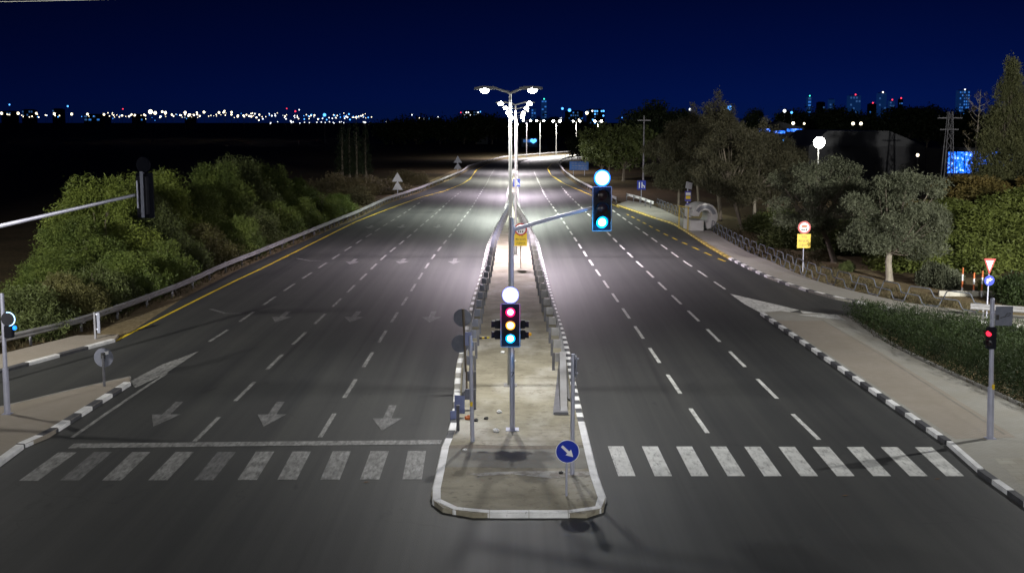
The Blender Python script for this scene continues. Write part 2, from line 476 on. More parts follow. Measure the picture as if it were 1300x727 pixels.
# the big ground sheet (with the planted bank on the far side of the junction)
def ss(t): t = max(0, min(1, t)); return t * t * (3 - 2 * t)
def bank(x, y):
    return 3.5 * ss((y - 79) / 26) * ss((x - 24 - max(0, y - 79) * .22) / 9) * (1 - ss((y - 128) / 25)) * (1 - ss((x - 150) / 60))
def make_ground():
    xs = [-3000, -900, -300] + list(range(-120, 22, 10)) + list(range(22, 121, 3)) + [130, 150, 180, 210, 300, 900, 3000]
    ys = [-300, -40, 0, 30, 60] + list(range(76, 162, 3)) + [K1, 200, 300, K2, 700, 1500, 3500, 6000]
    ys = sorted(set(ys))
    vs = [(x, y, g(y) - .03 + bank(x, y)) for y in ys for x in xs]
    n = len(xs)
    fs = [(j * n + i, j * n + i + 1, (j + 1) * n + i + 1, (j + 1) * n + i) for j in range(len(ys) - 1) for i in range(n - 1)]
    mb = MB(); mb.add(vs, fs); o = mb.build('ground', 'dirt', smooth=True)
    tag(o, None, None, None, 'structure')
make_ground()

left_edge = [(-200, 535), (0, 474), (146, 434), (230, 380), (300, 343.5), (330, 330), (450, 279), (491, 259), (532, 245), (565, 231), (587, 221.5), (595, 215),
             (615, 208.5), (640, 202.5), (668, 199.8), (700, 197.2), (740, 194.5), (800, 192.5), (870, 191)]
right_edge = [(783, 261), (809, 270), (834, 278.5), (855, 285), (870, 294.5), (897, 312.5), (925, 329), (952, 343), (980, 355.5), (1007, 365), (1035, 373.5),
              (1060, 380), (1115, 390.5), (1136, 396), (1179, 404.5), (1222, 408.5), (1300, 416.5), (1500, 436)]
right_far = [(870, 197.5), (800, 199), (760, 200), (732, 202), (714, 206), (709, 212), (717, 223), (731, 234), (752, 245.5)]
le = pts(*left_edge); re_ = pts(*right_edge); rf = pts(*right_far)
flat('road', [(-70, -40), (70, -40), (70, 50)] + re_[::-1] + rf[::-1] + le[::-1] + [(-70, 38)], 0.0, 'asphalt')

# verges beside the road: paler dry earth
flat('verge', pts((150, 433), (230, 381), (300, 344.5), (450, 279.5), (491, 259.5), (565, 231.5), (595, 215.5), (640, 203)) [::-1] +
     [(x - (1.6 if y < 75 else 3.2), y) for x, y in pts((150, 433), (230, 381), (300, 344.5), (450, 279.5), (491, 259.5), (565, 231.5), (595, 215.5), (640, 203))], -.012, 'verge')
flat('verge', pts((797, 255.5), (826, 259), (860, 275), (880, 282), (897.6, 290), (925, 307), (952, 322), (980, 333), (1007, 346), (1035, 357), (1062, 365),
                  (1090, 372), (1145, 384.5), (1216, 394), (1244, 398), (1300, 402), (1420, 409)) + [(40, 73), (33, 77), (25, 79), (24, 100), (24, 125), (20, 150)], -.012, 'verge')

# raised pavements and islands
PH = .13
med_l = [(549, 640), (547.5, 632.5), (554, 605), (561, 572), (571, 548), (575, 522.5), (578.5, 472.5), (597, 390), (610, 349), (618, 313), (628, 291), (640.5, 268), (644.5, 240), (648.5, 225), (652, 212), (656, 205.5)]
med_r = [(769, 636.5), (758.7, 607.6), (749, 568.4), (743.5, 545.7), (733, 500), (723, 447), (715.4, 420), (705, 389.5), (696.8, 360.6), (692, 342), (684, 309), (674, 289), (661, 268), (659, 251.6), (657.5, 235), (657, 222), (657.5, 212)]
ml = pts(*med_l); mr = pts(*med_r)
far_med_l = pts((657.5, 203.6), (664, 202), (672, 200.9), (690, 199.5), (720, 197.2), (760, 195.6), (800, 195))
far_med_r = pts((660, 206.5), (665, 203.8), (673, 202.3), (690, 200.9), (720, 198.9), (760, 197.3), (800, 196.4))
nose = pts((766, 650), (745, 657), (600, 657), (562, 650))
flat('median', [q for q in mr] + far_med_r + far_med_l[::-1] + ml[::-1] + nose[::-1], -.02, 'median', PH + .02)
flat('left_island', pts((164, 481.5), (91, 498), (36, 511.5), (0, 520), (-220, 572)) + pts((-230, 690), (-60, 634), (0, 592), (30, 569), (62, 555.5), (166, 489)), -.02, 'brown', PH + .02)
flat('left_pavement', pts((-260, 552), (0, 474), (146, 434), (151, 427.5), (97, 429), (0, 453), (-260, 512)), -.02, 'brown', PH + .02)
flat('right_pavement', re_[:-1] + pts((1420, 427)) + pts((1420, 411), (1300, 403.5), (1244, 399.5), (1216, 395.5), (1145, 386), (1090, 373.5), (1062, 366.5), (1035, 358.5), (1007, 347.5), (980, 334.5), (952, 323.5),
     (925, 308.5), (897.6, 291.5), (880, 283), (860, 276.5), (826, 260), (797, 256)), -.02, 'grey', PH + .02)
isl_edge = [(970, 399.5), (1207.7, 563.6), (1250, 601), (1300, 636), (1440, 735)]
flat('right_island', pts(*isl_edge) + pts((1900, 735), (1900, 500), (1300, 432), (1180, 414.5), (1088, 405), (1060, 402), (1016, 400.5), (990, 397.5)), -.02, 'grey', PH + .02)
flat('right_island_brown_strip', pts((985, 410), (1046, 410.5), (1120, 452), (1200, 502), (1290, 560), (1213, 562), (1150, 520), (1050, 452)), PH + .004, 'brown')
flat('right_island_slabs', pts((1262, 587), (1420, 585), (1500, 735), (1446, 735), (1310, 637)), PH + .004, 'slab')
flat('planting_bed', pts((1082, 406.5), (1124, 435), (1174, 462), (1252, 496), (1302, 520), (1420, 570), (1800, 560), (1700, 480), (1300, 434), (1180, 416.5), (1092, 406.5)), PH + .006, 'verge')
mpad = lambda *a: pts(*a)
flat('median_pad', mpad((559, 598), (566, 572), (748.5, 572), (757, 600)), PH + .004, 'concrete')
flat('broken_concrete_edge', mpad((594, 607), (630, 604.5), (680, 603), (757, 604), (756, 609), (700, 613), (650, 607.5), (610, 610)), PH + .009, 'rubble')
flat('broken_concrete_edge', mpad((566, 570.5), (600, 569), (650, 571), (745, 570), (748, 573.5), (680, 575.5), (620, 574.5), (568, 574)), PH + .009, 'stone')

# kerbs
BW = ('kwhite', 'kblack')
isl = pts(*isl_edge)
def seg(p, a, b): return p[a:b]
kerb('kerb', pts((970, 399.5), (1207.7, 563.6)), BW, 1.0, side=-1)
kerb('dropped_kerb', pts((1209, 565), (1249, 600)), ('kwhite',), 1.0, h=.145, w=.18, side=-1)
kerb('kerb', pts((1250, 601), (1300, 636), (1440, 735)), BW[::-1], 1.0, side=-1)
yk = smooth_path(re_[:7], 1.5, 2)
kerb('kerb', yk, ('kyellow', 'kolive'), .75, side=1)
bk = smooth_path(re_[6:], 1.5, 1)
kerb('kerb', bk, BW, 1.0, side=1)
kerb('kerb', smooth_path(pts((166, 489), (62, 555.5), (30, 569)), 1.5, 0), BW, 1.0, side=-1, w=.26)
kerb('dropped_kerb', pts((30, 569.5), (0, 592), (-60, 634)), ('kwhite',), 1.0, h=.145, side=-1)
kerb('kerb', pts((146, 434), (0, 474), (-260, 552)), BW, 1.9, side=-1)
kerb('kerb', pts((164, 481.5), (91, 498), (36, 511.5), (0, 520), (-220, 572)), ('kgrey',), 1.0, w=.12, side=1)
kl = smooth_path(ml[3:], 1.0, 1)
kerb('kerb', kl, BW, 1.0, side=-1, s1=7)
kerb('kerb', kl, ('kwhite', 'kgrey'), 1.0, side=-1, s0=7)
kerb('dropped_kerb', ml[:4], ('kwhite',), 1.0, h=.145, w=.22, side=-1)
kr = smooth_path(mr[3:], 1.0, 1)
kerb('kerb', kr, BW, .62, side=1)
kerb('dropped_kerb', mr[:4], ('kwhite',), 1.0, h=.145, w=.22, side=1)
kerb('kerb', [mr[0]] + nose + [ml[0]], ('kwhite',), 1.0, h=.145, w=.2, side=-1)
kerb('kerb', smooth_path(pts((1076, 404), (1122, 436.5), (1172, 463), (1250, 499), (1302, 523), (1420, 575)), 1.5, 1), ('kgrey',), 1.0, w=.12, h=PH + .10, side=1)
kerb('kerb', [tuple(p) for p in far_med_r], ('kgrey',), 2.0, side=1)

# ------------------------------------------------------------------ markings
yl = smooth_path(pts((145.8, 433), (231, 390), (300, 355.6), (330, 342), (454, 280.5), (491, 266), (532.5, 251), (565.5, 242), (587, 233.6), (597, 227), (605, 215.5), (615, 210), (623, 207), (640, 204.5), (660, 202.5)), 2, 2)
line('edge_line', yl, .16, 'yellow')
yr = smooth_path(pts((786, 263.5), (752, 248.5), (717, 233.5), (700, 223), (695, 214), (700, 208), (715, 203.5)), 2, 2)
line('edge_line', yr, .16, 'yellow')
A = smooth_path(pts((236, 571), (250, 557), (356, 452), (418.8, 392.8), (457.6, 354.8), (487, 326), (511.8, 306.4), (537, 284.7), (555, 269.6), (572, 253.5), (585, 243.5)), 2, 2)
B = smooth_path(pts((405, 557), (411.4, 545.9), (444, 493.6), (489, 421.6), (514, 381.8), (547, 329.5), (575.5, 294), (598.6, 264), (612, 242), (618, 233), (622, 224), (628, 214)), 2, 2)
Cc = smooth_path(pts((264, 434.6), (286, 421.6), (320, 397), (362, 368), (407, 338.6), (436.7, 319), (471, 297), (508, 274), (536, 255)), 2, 2)
line('lane_line', A, .15, 'worn', dash=(3.2, 5.6), phase=1.0)
line('lane_line', B, .15, 'worn', dash=(3.2, 5.6), phase=.2)
line('lane_line', Cc, .15, 'worn', dash=(3.2, 5.6), phase=.2)
D1 = smooth_path(pts((900, 552), (885, 531), (805.4, 413), (748, 330), (705.5, 267.7), (692, 248.5), (683.8, 231), (678, 218)), 2, 1)
D2 = smooth_path(pts((1042, 560), (1022, 541), (894.9, 414.9), (797, 321), (746.8, 272), (720, 246), (712, 236)), 2, 1)
D3 = smooth_path(pts((925, 370), (894, 349), (863, 328), (837, 309), (800, 283), (775, 265)), 2, 1)
line('lane_line', D1, .15, 'paint', dash=(3.4, 5.75), phase=.25)
line('lane_line', D2, .15, 'paint', dash=(3.4, 5.75), phase=.2)
line('lane_line', D3, .14, 'paint', dash=(3.4, 5.75), phase=1.0)
YD = smooth_path(pts((921, 332), (900, 323), (878, 313), (849.5, 300), (824, 286.6), (796, 272)), 2, 1)
line('bus_bay_line', YD, .15, 'yellow', dash=(2.0, 4.0), phase=0)
# give-way gores
patch('gore_marking', [pts((927, 373), (955, 379.5), (1014.5, 393.5), (1000, 396.5), (968, 398.3), (945, 386))], 'paint')
patch('gore_marking', [pts((1016, 394.5), (1075, 401.5), (1058, 401.2), (1020, 398.5)), pts((1140, 395.8), (1190, 404.5), (1184, 405.3), (1136, 397.6)), pts((1120, 397), (1176, 407.8), (1170, 408.4), (1112, 398))], 'paint')
flat('island_paint', pts((1013, 402.8), (1062, 402.5), (1074, 409.8), (1050, 407)), PH + .006, 'paint')
patch('gore_marking', [pts((165, 483.5), (206, 462.5), (253, 445.5), (209, 475), (172, 492), (168, 488))], 'worn')
line('edge_line', pts((212, 473.5), (154, 511.5), (91, 555.5)), .14, 'worn', z=.01)
line('edge_line', pts((87, 497.8), (140, 485), (163, 479.8)), .10, 'worn', z=.01)
# stop line and crossings
patch('stop_line', [pts((94, 563), (330, 560.6), (561, 558.5), (559, 563.8), (330, 566), (86, 569))], 'worn', .012)
lt = [74, 119.6, 167.8, 223, 276.4, 325, 371.5, 422.4, 470.5, 517.8]; lb = [24, 76, 129.5, 188, 246, 301.5, 352, 406.7, 457, 511]
patch('crosswalk', [pts((a, 574 - i * .2), (a + 23.2, 574 - i * .2), (b + 24.5, 610 - i * .2), (b, 610 - i * .2)) for i, (a, b) in enumerate(zip(lt, lb)) if i not in (1, 4)], 'worn')
patch('crosswalk', [pts((lt[i], 573.5), (lt[i] + 23.2, 573.5), (lb[i] + 24.5, 609.5), (lb[i], 609.5)) for i in (1, 4)], 'worn_more')
patch('crosswalk', [pts((771.6 + 43.3 * i, 566.3 + .12 * i), (791.5 + 43.5 * i, 566.3 + .12 * i), (807 + 46.35 * i, 604.2), (785 + 46.25 * i, 604.2)) for i in range(10)], 'paint')
def arrow(cx_, cy_, mat='worn', length=3.6, lean=0.0):
    c = Vector(XY(cx_, cy_)); d = Vector((lean, -1)).normalized(); n = Vector((-d.y, d.x))
    o = [(-length / 2, .14), (.1, .14), (.1, .5), (length / 2, 0), (.1, -.5), (.1, -.14), (-length / 2, -.14)]
    return [((c + d * a + n * b).x, (c + d * a + n * b).y) for a, b in o]
rows = [((212, 525, .03), (346, 525, .03), (492, 530, 0)), ((358, 402, 0), (450, 402, 0), (548, 402, 0)), ((448, 332, 0), (511, 331.5, 0), (577, 331.5, 0)), ((510, 287.5, 0), (556, 287.5, 0), (470, 288, 0))]
for k_, rw in enumerate(rows): patch('lane_arrow', [arrow(a, b, lean=l) for a, b, l in rw], 'worn_more', .010)
def turn_arrow(cx_, cy_):
    c = Vector(XY(cx_, cy_))
    return [[(c.x + a, c.y + b) for a, b in o] for o in
            ([(-1.0, 1.5), (-.8, 1.6), (.35, .1), (.2, -.1)], [(.2, -.1), (.35, .1), (1.1, .1), (1.1, -.12)])]
for a in ((280, 398), (388, 331)): patch('turn_arrow', turn_arrow(*a), 'worn_more', .010)
# expansion joints / tar seams across the right carriageway
for yy in (353, 463):
    p = pts((640 + (yy - 153) * .33, yy), (700 + (yy - 153) * .9, yy + 1))
    line('tar_seam', p, .05, 'kblack', z=.005)
line('pavement_seam', pts((985, 398), (1040, 407), (1120, 455), (1275, 556)), .05, 'concrete', z=PH + .010)

# ------------------------------------------------------------------ writing
def text_mesh(body, size, mat, parent, loc, name='lettering', rx=90):
    cu = bpy.data.curves.new(name, 'FONT'); cu.body = body; cu.size = size; cu.align_x = 'CENTER'; cu.align_y = 'CENTER'; cu.extrude = .002
    t = bpy.data.objects.new(name, cu); col.objects.link(t)
    dg = bpy.context.evaluated_depsgraph_get(); dg.update()
    me = bpy.data.meshes.new_from_object(t.evaluated_get(dg))
    bpy.data.objects.remove(t)
    me.name = name; me.materials.clear(); me.materials.append(M[mat])
    o = bpy.data.objects.new(name, me); col.objects.link(o); o.parent = parent
    o.location = loc; o.rotation_euler = (R(rx), 0, 0)
    return o

# ------------------------------------------------------------------ street lamps
TINTS = [(1, .99, .95), (1, .86, .97), (.93, 1, .90), (1, .86, 1), (1, .98, .88), (1, .90, .96), (.97, 1, .9), (1, .95, .9), (1, .95, .9), (1, .95, .9), (1, .95, .9)]
ORD = ['first', 'second', 'third', 'fourth', 'fifth', 'sixth', 'seventh', 'eighth', 'ninth', 'tenth', 'eleventh', 'twelfth', 'thirteenth', 'fourteenth', 'fifteenth', 'sixteenth', 'seventeenth', 'eighteenth', 'nineteenth', 'twentieth']
def lamp_light(name, loc, power, tint, spot=150, blend=.6, rot=(0, 0, 0), size=.15):
    d = bpy.data.lights.new(name, 'SPOT'); d.energy = power; d.color = tint; d.spot_size = R(spot); d.spot_blend = blend; d.shadow_soft_size = size
    o = bpy.data.objects.new(name, d); col.objects.link(o); o.location = loc; o.rotation_euler = rot
    return o
def street_lamp(loc, h, arms, label, power, tint, group, bulb=.17, fat=1.0, spot=168, aim=0.0):
    t = thing('street_lamp', label, 'street lamp', loc, 0, group)
    MB().box((0, 0, .02), (.5 * fat, .5 * fat, .04)).build('base_plate', 'lamp_steel', t, bevel=.008)
    MB().tube([(0, 0, .04), (0, 0, 1.2), (0, 0, 1.25), (0, 0, h - .1)], [.115 * fat, .11 * fat, .088 * fat, .052 * fat], 14).build('pole', 'lamp_steel', t, smooth=True)
    for (ax, ay) in arms:
        u = Vector((ax, ay, 0)); L = u.length; u.normalize()
        MB().tube([Vector((0, 0, h - .12)), u * .12 + Vector((0, 0, h - .07)), u * (L * .45) + Vector((0, 0, h + .02)), u * (L - .35) + Vector((0, 0, h + .06))], [.05 * fat, .05 * fat, .042 * fat, .036 * fat], 10).build('arm', 'lamp_steel', t, smooth=True)
        c = u * L + Vector((0, 0, h + .06)); s = Vector((-u.y, u.x, 0))
        hd = MB()
        ring = []
        for a, w, b in ((-.45, .07, .03), (-.3, .13, .07), (.1, .17, .08), (.32, .11, .05), (.40, .04, .02)):
            ring.append([c + u * a + s * w + Vector((0, 0, -.045)), c + u * a + s * w * .6 + Vector((0, 0, b)), c + u * a - s * w * .6 + Vector((0, 0, b)), c + u * a - s * w + Vector((0, 0, -.045))])
        vs = [v for r_ in ring for v in r_]
        fs = [(4 * i + k, 4 * i + (k + 1) % 4, 4 * i + 4 + (k + 1) % 4, 4 * i + 4 + k) for i in range(4) for k in range(4)] + [(3, 2, 1, 0), (16, 17, 18, 19)]
        o = hd.add(vs, fs).build('lamp_head', 'lamp_steel', t, smooth=True)
        MB().sphere(c + u * .02 + Vector((0, 0, -.06)), bulb, n=14, m=9, sc=(1, 1, .75)).build('glowing_lens', 'lamp', o, smooth=True)
        if power:
            lp = Vector(loc) + c + Vector((0, 0, -.06 - bulb * .8 - .18))
            lamp_light('street_lamp_light', lp, power, tint, spot, .85, (R(aim), 0, 0), .15 if not aim else .45)
    return t

LP_POS = [(648, 45), (655.3, 88), (657.5, 132), (657.7, 176), (657, 220), (657.5, 268)]
med_x = {45: -.08, 88: .27, 132: .62, 176: .65, 220: .85, 262: 1.2}
lamps = [(-.06, 45.0, 10.97), (.26, 90.0, 11.1), (.45, 135.0, 11.3), (.5, 178.0, 11.3), (.75, 222.0, 11.3), (1.15, 262.0, 11.3)]
SIDE = 'on the median strip'
LAMP_LABEL = ['tall twin-arm street lamp directly behind the mast-arm signal with countdown disc', 'second tall twin-arm street lamp up the median, just behind the first',
              'third twin-arm street lamp up the median, almost hidden by two nearer poles', 'fourth twin-arm street lamp counted along the median', 'fifth twin-arm street lamp counted along the median',
              'sixth twin-arm street lamp counted along the median']
POW = [3500, 17000, 22000, 21000, 20000, 20000]
for i, (x, y, h) in enumerate(lamps):
    street_lamp((x, y, g(y) + PH), h, [(-.92, 0), (.78, 0)] if i < 1 else [(-1.05, 0), (1.0, 0)] if i < 2 else [(-1.15, 0), (1.1, 0)], LAMP_LABEL[i], POW[i], TINTS[i], 'twin-arm street lamps on the median', .165 + .035 * i)
far_lamps = [(668.5, 201.2), (685.5, 199.6), (706, 197.9), (731.3, 196.6), (758.7, 195.9)]
FL = ['seventh', 'eighth', 'ninth', 'tenth', 'eleventh']
for i, (px, py) in enumerate(far_lamps):
    p = G(px, py); p.z += PH
    street_lamp(p, 11.4, [(-1.0, .5), (1.2, -.5)], FL[i] + ' twin-arm street lamp on the median, where the road bends away', 26000, TINTS[i + 5], 'twin-arm street lamps on the median', .42 if i in (2, 4) else .30, 1.25)
# unseen junction lamps outside the picture, added to brighten the foreground
JG = 'unseen lamps added round the junction'
street_lamp((30, 44, 0), 15.0, [(-2.0, 0)], 'unseen single-arm junction lamp beyond the hedge of the paved island', 15000, (1, 1, .97), JG, .17, spot=165)
street_lamp((-24.5, 44, 0), 12.0, [(1.8, 0)], 'unseen single-arm junction lamp on the pavement by the guardrail end', 2600, (1, .97, .90), JG, .17, spot=165)
street_lamp((17, -7, 0), 12.5, [(-1.8, 0)], 'added unseen lamp beside the footbridge, hedge side', 23000, (1, 1, .98), JG, .17, spot=120, aim=62)
street_lamp((-17, -7, 0), 12.5, [(1.8, 0)], 'added unseen lamp beside the footbridge, guardrail side', 18000, (1, 1, .98), JG, .17, spot=120, aim=62)

def fill_mast(loc, h, target, power, label, tint=(1, .97, .90), spot=75):  # unseen mast added to brighten the shrubs and trees
    t = thing('added_light_mast', label, 'floodlight', loc, 0, 'unseen masts added for light behind the footbridge')
    MB().tube([(0, 0, 0), (0, 0, h)], [.2, .12], 12).build('pole', 'lamp_steel', t, smooth=True)
    d = (Vector(target) - (Vector(loc) + Vector((0, 0, h)))).normalized()
    rot = d.to_track_quat('-Z', 'Y').to_matrix()
    for k in (-.7, .7):
        c = Vector((k, 0, h + .3))
        hd = MB().box(c, (.9, .7, .3), rot=rot).build('lamp_head', 'darkgrey', t, bevel=.03)
        MB().box(c + d * .16, (.8, .6, .02), rot=rot).build('glowing_lens', 'lampfar', hd)
    MB().box((0, 0, h + .05), (2.2, .12, .12)).build('crossarm', 'lamp_steel', t)
    lp = Vector(loc) + Vector((0, 0, h + .3)) + d * .5
    lamp_light('floodlight_light', lp, power, tint, spot, .8, rot.to_euler(), .5)
fill_mast((-35, 0, 0), 17, (-20, 98, 3), 260000, 'added unseen mast lighting the shrubs, in the field on the guardrail side of the junction', spot=42)
fill_mast((37, -2, 0), 17, (34, 102, 4), 480000, 'added unseen mast lighting the trees, behind the island with the hedge', spot=46)

# ------------------------------------------------------------------ traffic signals
def lens(mb_parent, c, r, rim, core, frame):
    o = MB().dome(c, r, .05, frame, n=22, rings=2, r0=.66).build('lens', rim, mb_parent, smooth=True)
    N = Vector(frame[0]).cross(Vector(frame[1])).normalized()
    MB().dome(Vector(c) + N * (.05 * (1 - .66 ** 2)), r * .66, .02, frame, n=22, rings=3).build('lamp_core', core, o, smooth=True)
    return o
def signal_glow(loc, col_, p):
    d = bpy.data.lights.new('signal_light', 'POINT'); d.energy = p; d.color = col_; d.shadow_soft_size = .08
    o = bpy.data.objects.new('signal_light', d); col.objects.link(o); o.location = loc
def visor(parent, c, r, frame, depth=.2):
    A_, B_ = Vector(frame[0]), Vector(frame[1]); N = A_.cross(B_).normalized(); c = Vector(c)
    vs, fs, n = [], [], 14
    for i in range(n + 1):
        t = R(-20) + R(220) * i / n
        e = A_ * math.cos(t) + B_ * math.sin(t)
        d = depth * (.35 + .65 * max(0, math.sin(max(0, min(math.pi, t)))))
        for rr in (r, r + .012):
            vs += [c + e * rr, c + e * rr + N * d]
    for i in range(n):
        a = 4 * i; b = a + 4
        fs += [(a, a + 1, b + 1, b), (a + 2, b + 2, b + 3, a + 3), (a + 1, a + 3, b + 3, b + 1)]
    return MB().add(vs, fs).build('visor', 'black', parent, smooth=True)
def signal_head(parent, c, facing, states, disc, W=.64, H=1.42, lr=.15):
    """facing: frame whose a x b is the viewing side"""
    A_, B_ = Vector(facing[0]), Vector(facing[1]); N = A_.cross(B_).normalized(); c = Vector(c)
    w, h = W / 2, H / 2; rr = .05
    def rect(w, h): return [(-w + rr, -h), (w - rr, -h), (w, -h + rr), (w, h - rr), (w - rr, h), (-w + rr, h), (-w, h - rr), (-w, -h + rr)]
    root = MB().prism(rect(w, h), (c, A_, B_), .03).build('signal_head', 'black', parent)
    bd = MB(); t = .018; z = c + N * .03
    for (x0, y0, x1, y1) in ((-w, -h, -w + t, h), (w - t, -h, w, h), (-w + t, h - t, w - t, h), (-w + t, -h, w - t, -h + t)):
        ins = .012
        bd.prism([(x0 + (ins if x0 < 0 else -ins) * 1, y0 + .02), (x1 + (ins if x0 < 0 else -ins) * 1, y0 + .02), (x1 + (ins if x0 < 0 else -ins), y1 - .02), (x0 + (ins if x0 < 0 else -ins), y1 - .02)] if (y1 - y0) > .5 else [(x0, y0 + (.012 if y0 < 0 else -.012)), (x1, y0 + (.012 if y0 < 0 else -.012)), (x1, y1 + (.012 if y0 < 0 else -.012)), (x0, y1 + (.012 if y0 < 0 else -.012))], (z, A_, B_), .006)
    bd.build('border_line', 'border', root)
    MB().prism([(-.19, -.62), (.19, -.62), (.19, .62), (-.19, .62)], (c - N * .2, A_, B_), .2).build('housing', 'darkgrey', root, bevel=.02)
    for k, st in enumerate(states):
        q = c + B_ * (.42 - .42 * k) + N * .03
        if st: lens(root, q, lr, st + '_rim', st + '_core', facing)
        else: MB().dome(q, lr * .9, .05, facing, rings=3).build('lens', 'off_lens', root, smooth=True)
        visor(root, q, lr + .012, facing, .2)
    if disc:
        q = c + B_ * (h + .25)
        d = MB().disc(q - N * .06, .265, .08, None, facing, 32).build('disc_case', 'black' if disc == 'blue_dim' else 'darkgrey', root, bevel=.01)
        rim_ = {'blue_round': 'blue_led', 'white_led': 'violet_led'}.get(disc, 'darkgrey')
        o_ = MB().dome(q + N * .02, .262, .04, facing, n=32, rings=2, r0=.84).build('disc_rim', rim_, d, smooth=True)
        MB().dome(q + N * (.02 + .04 * (1 - .84 ** 2)), .262 * .84, .02, facing, n=32, rings=4).build('disc_lens', disc, o_, smooth=True)
        MB().prism([(-.03, -.03), (.03, -.03), (.03, .03), (-.03, .03)], (c + B_ * h - N * .05, A_, B_), .03).build('bracket', 'steel', root)
    return root

# mast-arm signal on the median
b0 = G(650.5, 545, PH)
mast = thing('mast_arm_signal', 'grey mast-arm traffic signal on the median showing red, amber and green at once', 'traffic signal', b0)
zt = P(650, 277, b0.y).z - b0.z
MB().box((0, 0, .012), (.42, .42, .024)).build('base_plate', 'steel', mast, bevel=.004)
MB().tube([(0, 0, .02), (-.01, 0, 2.6), (-.02, 0, 2.62), (-.02, 0, zt)], [.085, .08, .07, .065], 14).build('pole', 'steel', mast, smooth=True)
MB().sphere((-.02, 0, zt), .066, n=12, m=8, sc=(1, 1, .5)).build('pole_cap', 'steel', mast, smooth=True)
a0 = P(653, 291, b0.y) - b0; a1 = P(752, 264, b0.y) - b0
MB().tube([a0 + Vector((-.12, 0, -.03)), a0, a0.lerp(a1, .5) + Vector((0, 0, .02)), a1], [.065, .065, .058, .05], 12).build('arm', 'steel', mast, smooth=True)
MB().tube([a0 + Vector((-.06, 0, -.16)), a0 + Vector((-.06, 0, .12))], .085, 14).build('arm_collar', 'steel', mast, smooth=True)
hc = P(764, 265, b0.y - .1) - b0
signal_head(mast, hc, ((.985, .17, 0), (0, 0, 1)), (None, None, 'cyan'), 'blue_round', lr=.185)
signal_head(mast, P(648, 412.5, b0.y - .35) - b0, FR, ('red', 'amber', 'cyan'), 'white_led')
for dz_, c_, p_ in ((-.42, (0, .4, 1), 45), (.96, (.05, .25, 1), 30)): signal_glow(b0 + hc + Vector((0, -.34, dz_)), c_, p_)
hm_ = P(648, 412.5, b0.y - .35)
for dz_, c_, p_ in ((.42, (1, .03, .3), 14), (-.42, (0, .4, 1), 16), (.96, (.3, .3, 1), 16)): signal_glow(hm_ + Vector((0, -.34, dz_)), c_, p_)
text_mesh('7', .24, 'ink', mast, (0, -.084, P(649, 475, b0.y).z - b0.z), 'number')
for sx, (p1, p2) in ((-1, (628.5, 636)), (1, (666.5, 660))):
    for k, yy in enumerate((411, 424.5)):
        q = P(p1, yy, b0.y - .1) - b0
        bx = MB().box(q - Vector((sx * .10, 0, 0)), (.22, .26, .26)).build('side_signal', 'black', mast, bevel=.015)
        MB().tube([q + Vector((-sx * .02, 0, 0)), q + Vector((sx * .12, 0, 0))], [.10, .115], 14, caps=False).build('side_visor', 'black', bx, smooth=True)
        if not (sx < 0 and k): MB().disc(q + Vector((sx * .07, 0, 0)), .085, .01, None, ((0, 1, 0), (0, 0, 1)), 16).build('side_lens', 'red_ped', bx)
        else: MB().disc(q + Vector((sx * .07, 0, 0)), .085, .01, None, ((0, 1, 0), (0, 0, 1)), 16).build('side_lens', 'blue_led', bx)
    yb = P(615 if sx < 0 else 672, 429 if sx < 0 else 424, b0.y - .1) - b0
    if sx < 0:
        mb = MB()
        for k in range(4): mb.box(yb + Vector((-.12 + .08 * k, 0, .006 * k)), (.08, .05, .06), 'yplate' if k % 2 else 'ink')
        mb.build('warning_tab', parent=mast)
    else: MB().box(yb, (.14, .05, .1)).build('warning_tab', 'yplate', mast, bevel=.01)

# mast-arm signal reaching in from beside the picture, seen from behind
b1 = Vector((-21.3, 41.5, 0.0)); b1.z = PH
mast2 = thing('mast_arm_signal', 'mast-arm signal reaching over the shrubs, its dark head seen from behind', 'traffic signal', b1)
e1 = P(172, 247.5, 40.5) - b1; e0 = P(0, 287, 41.0) - b1; k0 = e0 + (e0 - e1) * .20
top2 = k0 + Vector((-.0, 0, -.2))
MB().tube([(0, 0, 0), (0, 0, k0.z + .3)], [.1, .075], 14).build('pole', 'steel', mast2, smooth=True)
MB().tube([Vector((0, 0, k0.z - .25)), k0, e0, e1], [.085, .08, .07, .05], 12).build('arm', 'steel', mast2, smooth=True)
hb = P(184, 248, 40.4) - b1
sh = signal_head(mast2, hb, ((-.93, .36, 0), (0, 0, 1)), (None, None, None), 'blue_dim', W=.68, H=1.5)
MB().box(P(180.5, 247, 40.0) - b1, (.10, .06, 1.5)).build('mounting_rail', 'signback', sh, bevel=.01)
MB().box(P(174.5, 247, 40.0) - b1, (.045, .05, .9)).build('mounting_rail', 'steel', sh, bevel=.008)

# pedestrian signals on short poles
def ped_pole(base, top, label, knee):
    t = thing('pedestrian_signal', label, 'pedestrian signal', base)
    d = Vector(top) - Vector(base)
    MB().box((0, 0, .01), (.3, .3, .02)).build('base_plate', 'steel', t)
    k = d * knee
    MB().tube([(0, 0, .01), k, k + Vector((0, 0, .03)), d], [.105, .10, .072, .068], 14).build('pole', 'steel', t, smooth=True)
    MB().sphere(d, .069, n=12, m=6, sc=(1, 1, .4)).build('pole_cap', 'steel', t, smooth=True)
    return t
rb = G(1257, 556, PH); rt = P(1260, 379, rb.y)
pr = ped_pole(rb, rt, 'grey pedestrian signal pole showing a red light beside the hedge', .37)
q = P(1256.5, 429, rb.y - .12) - rb
hd = MB().box(q + Vector((.06, .05, 0)), (.26, .24, .68)).build('signal_head', 'black', pr, bevel=.02)
fr2 = (Vector((.75, -.66, 0)), Vector((0, 0, 1)))
N2 = fr2[0].cross(fr2[1]).normalized()
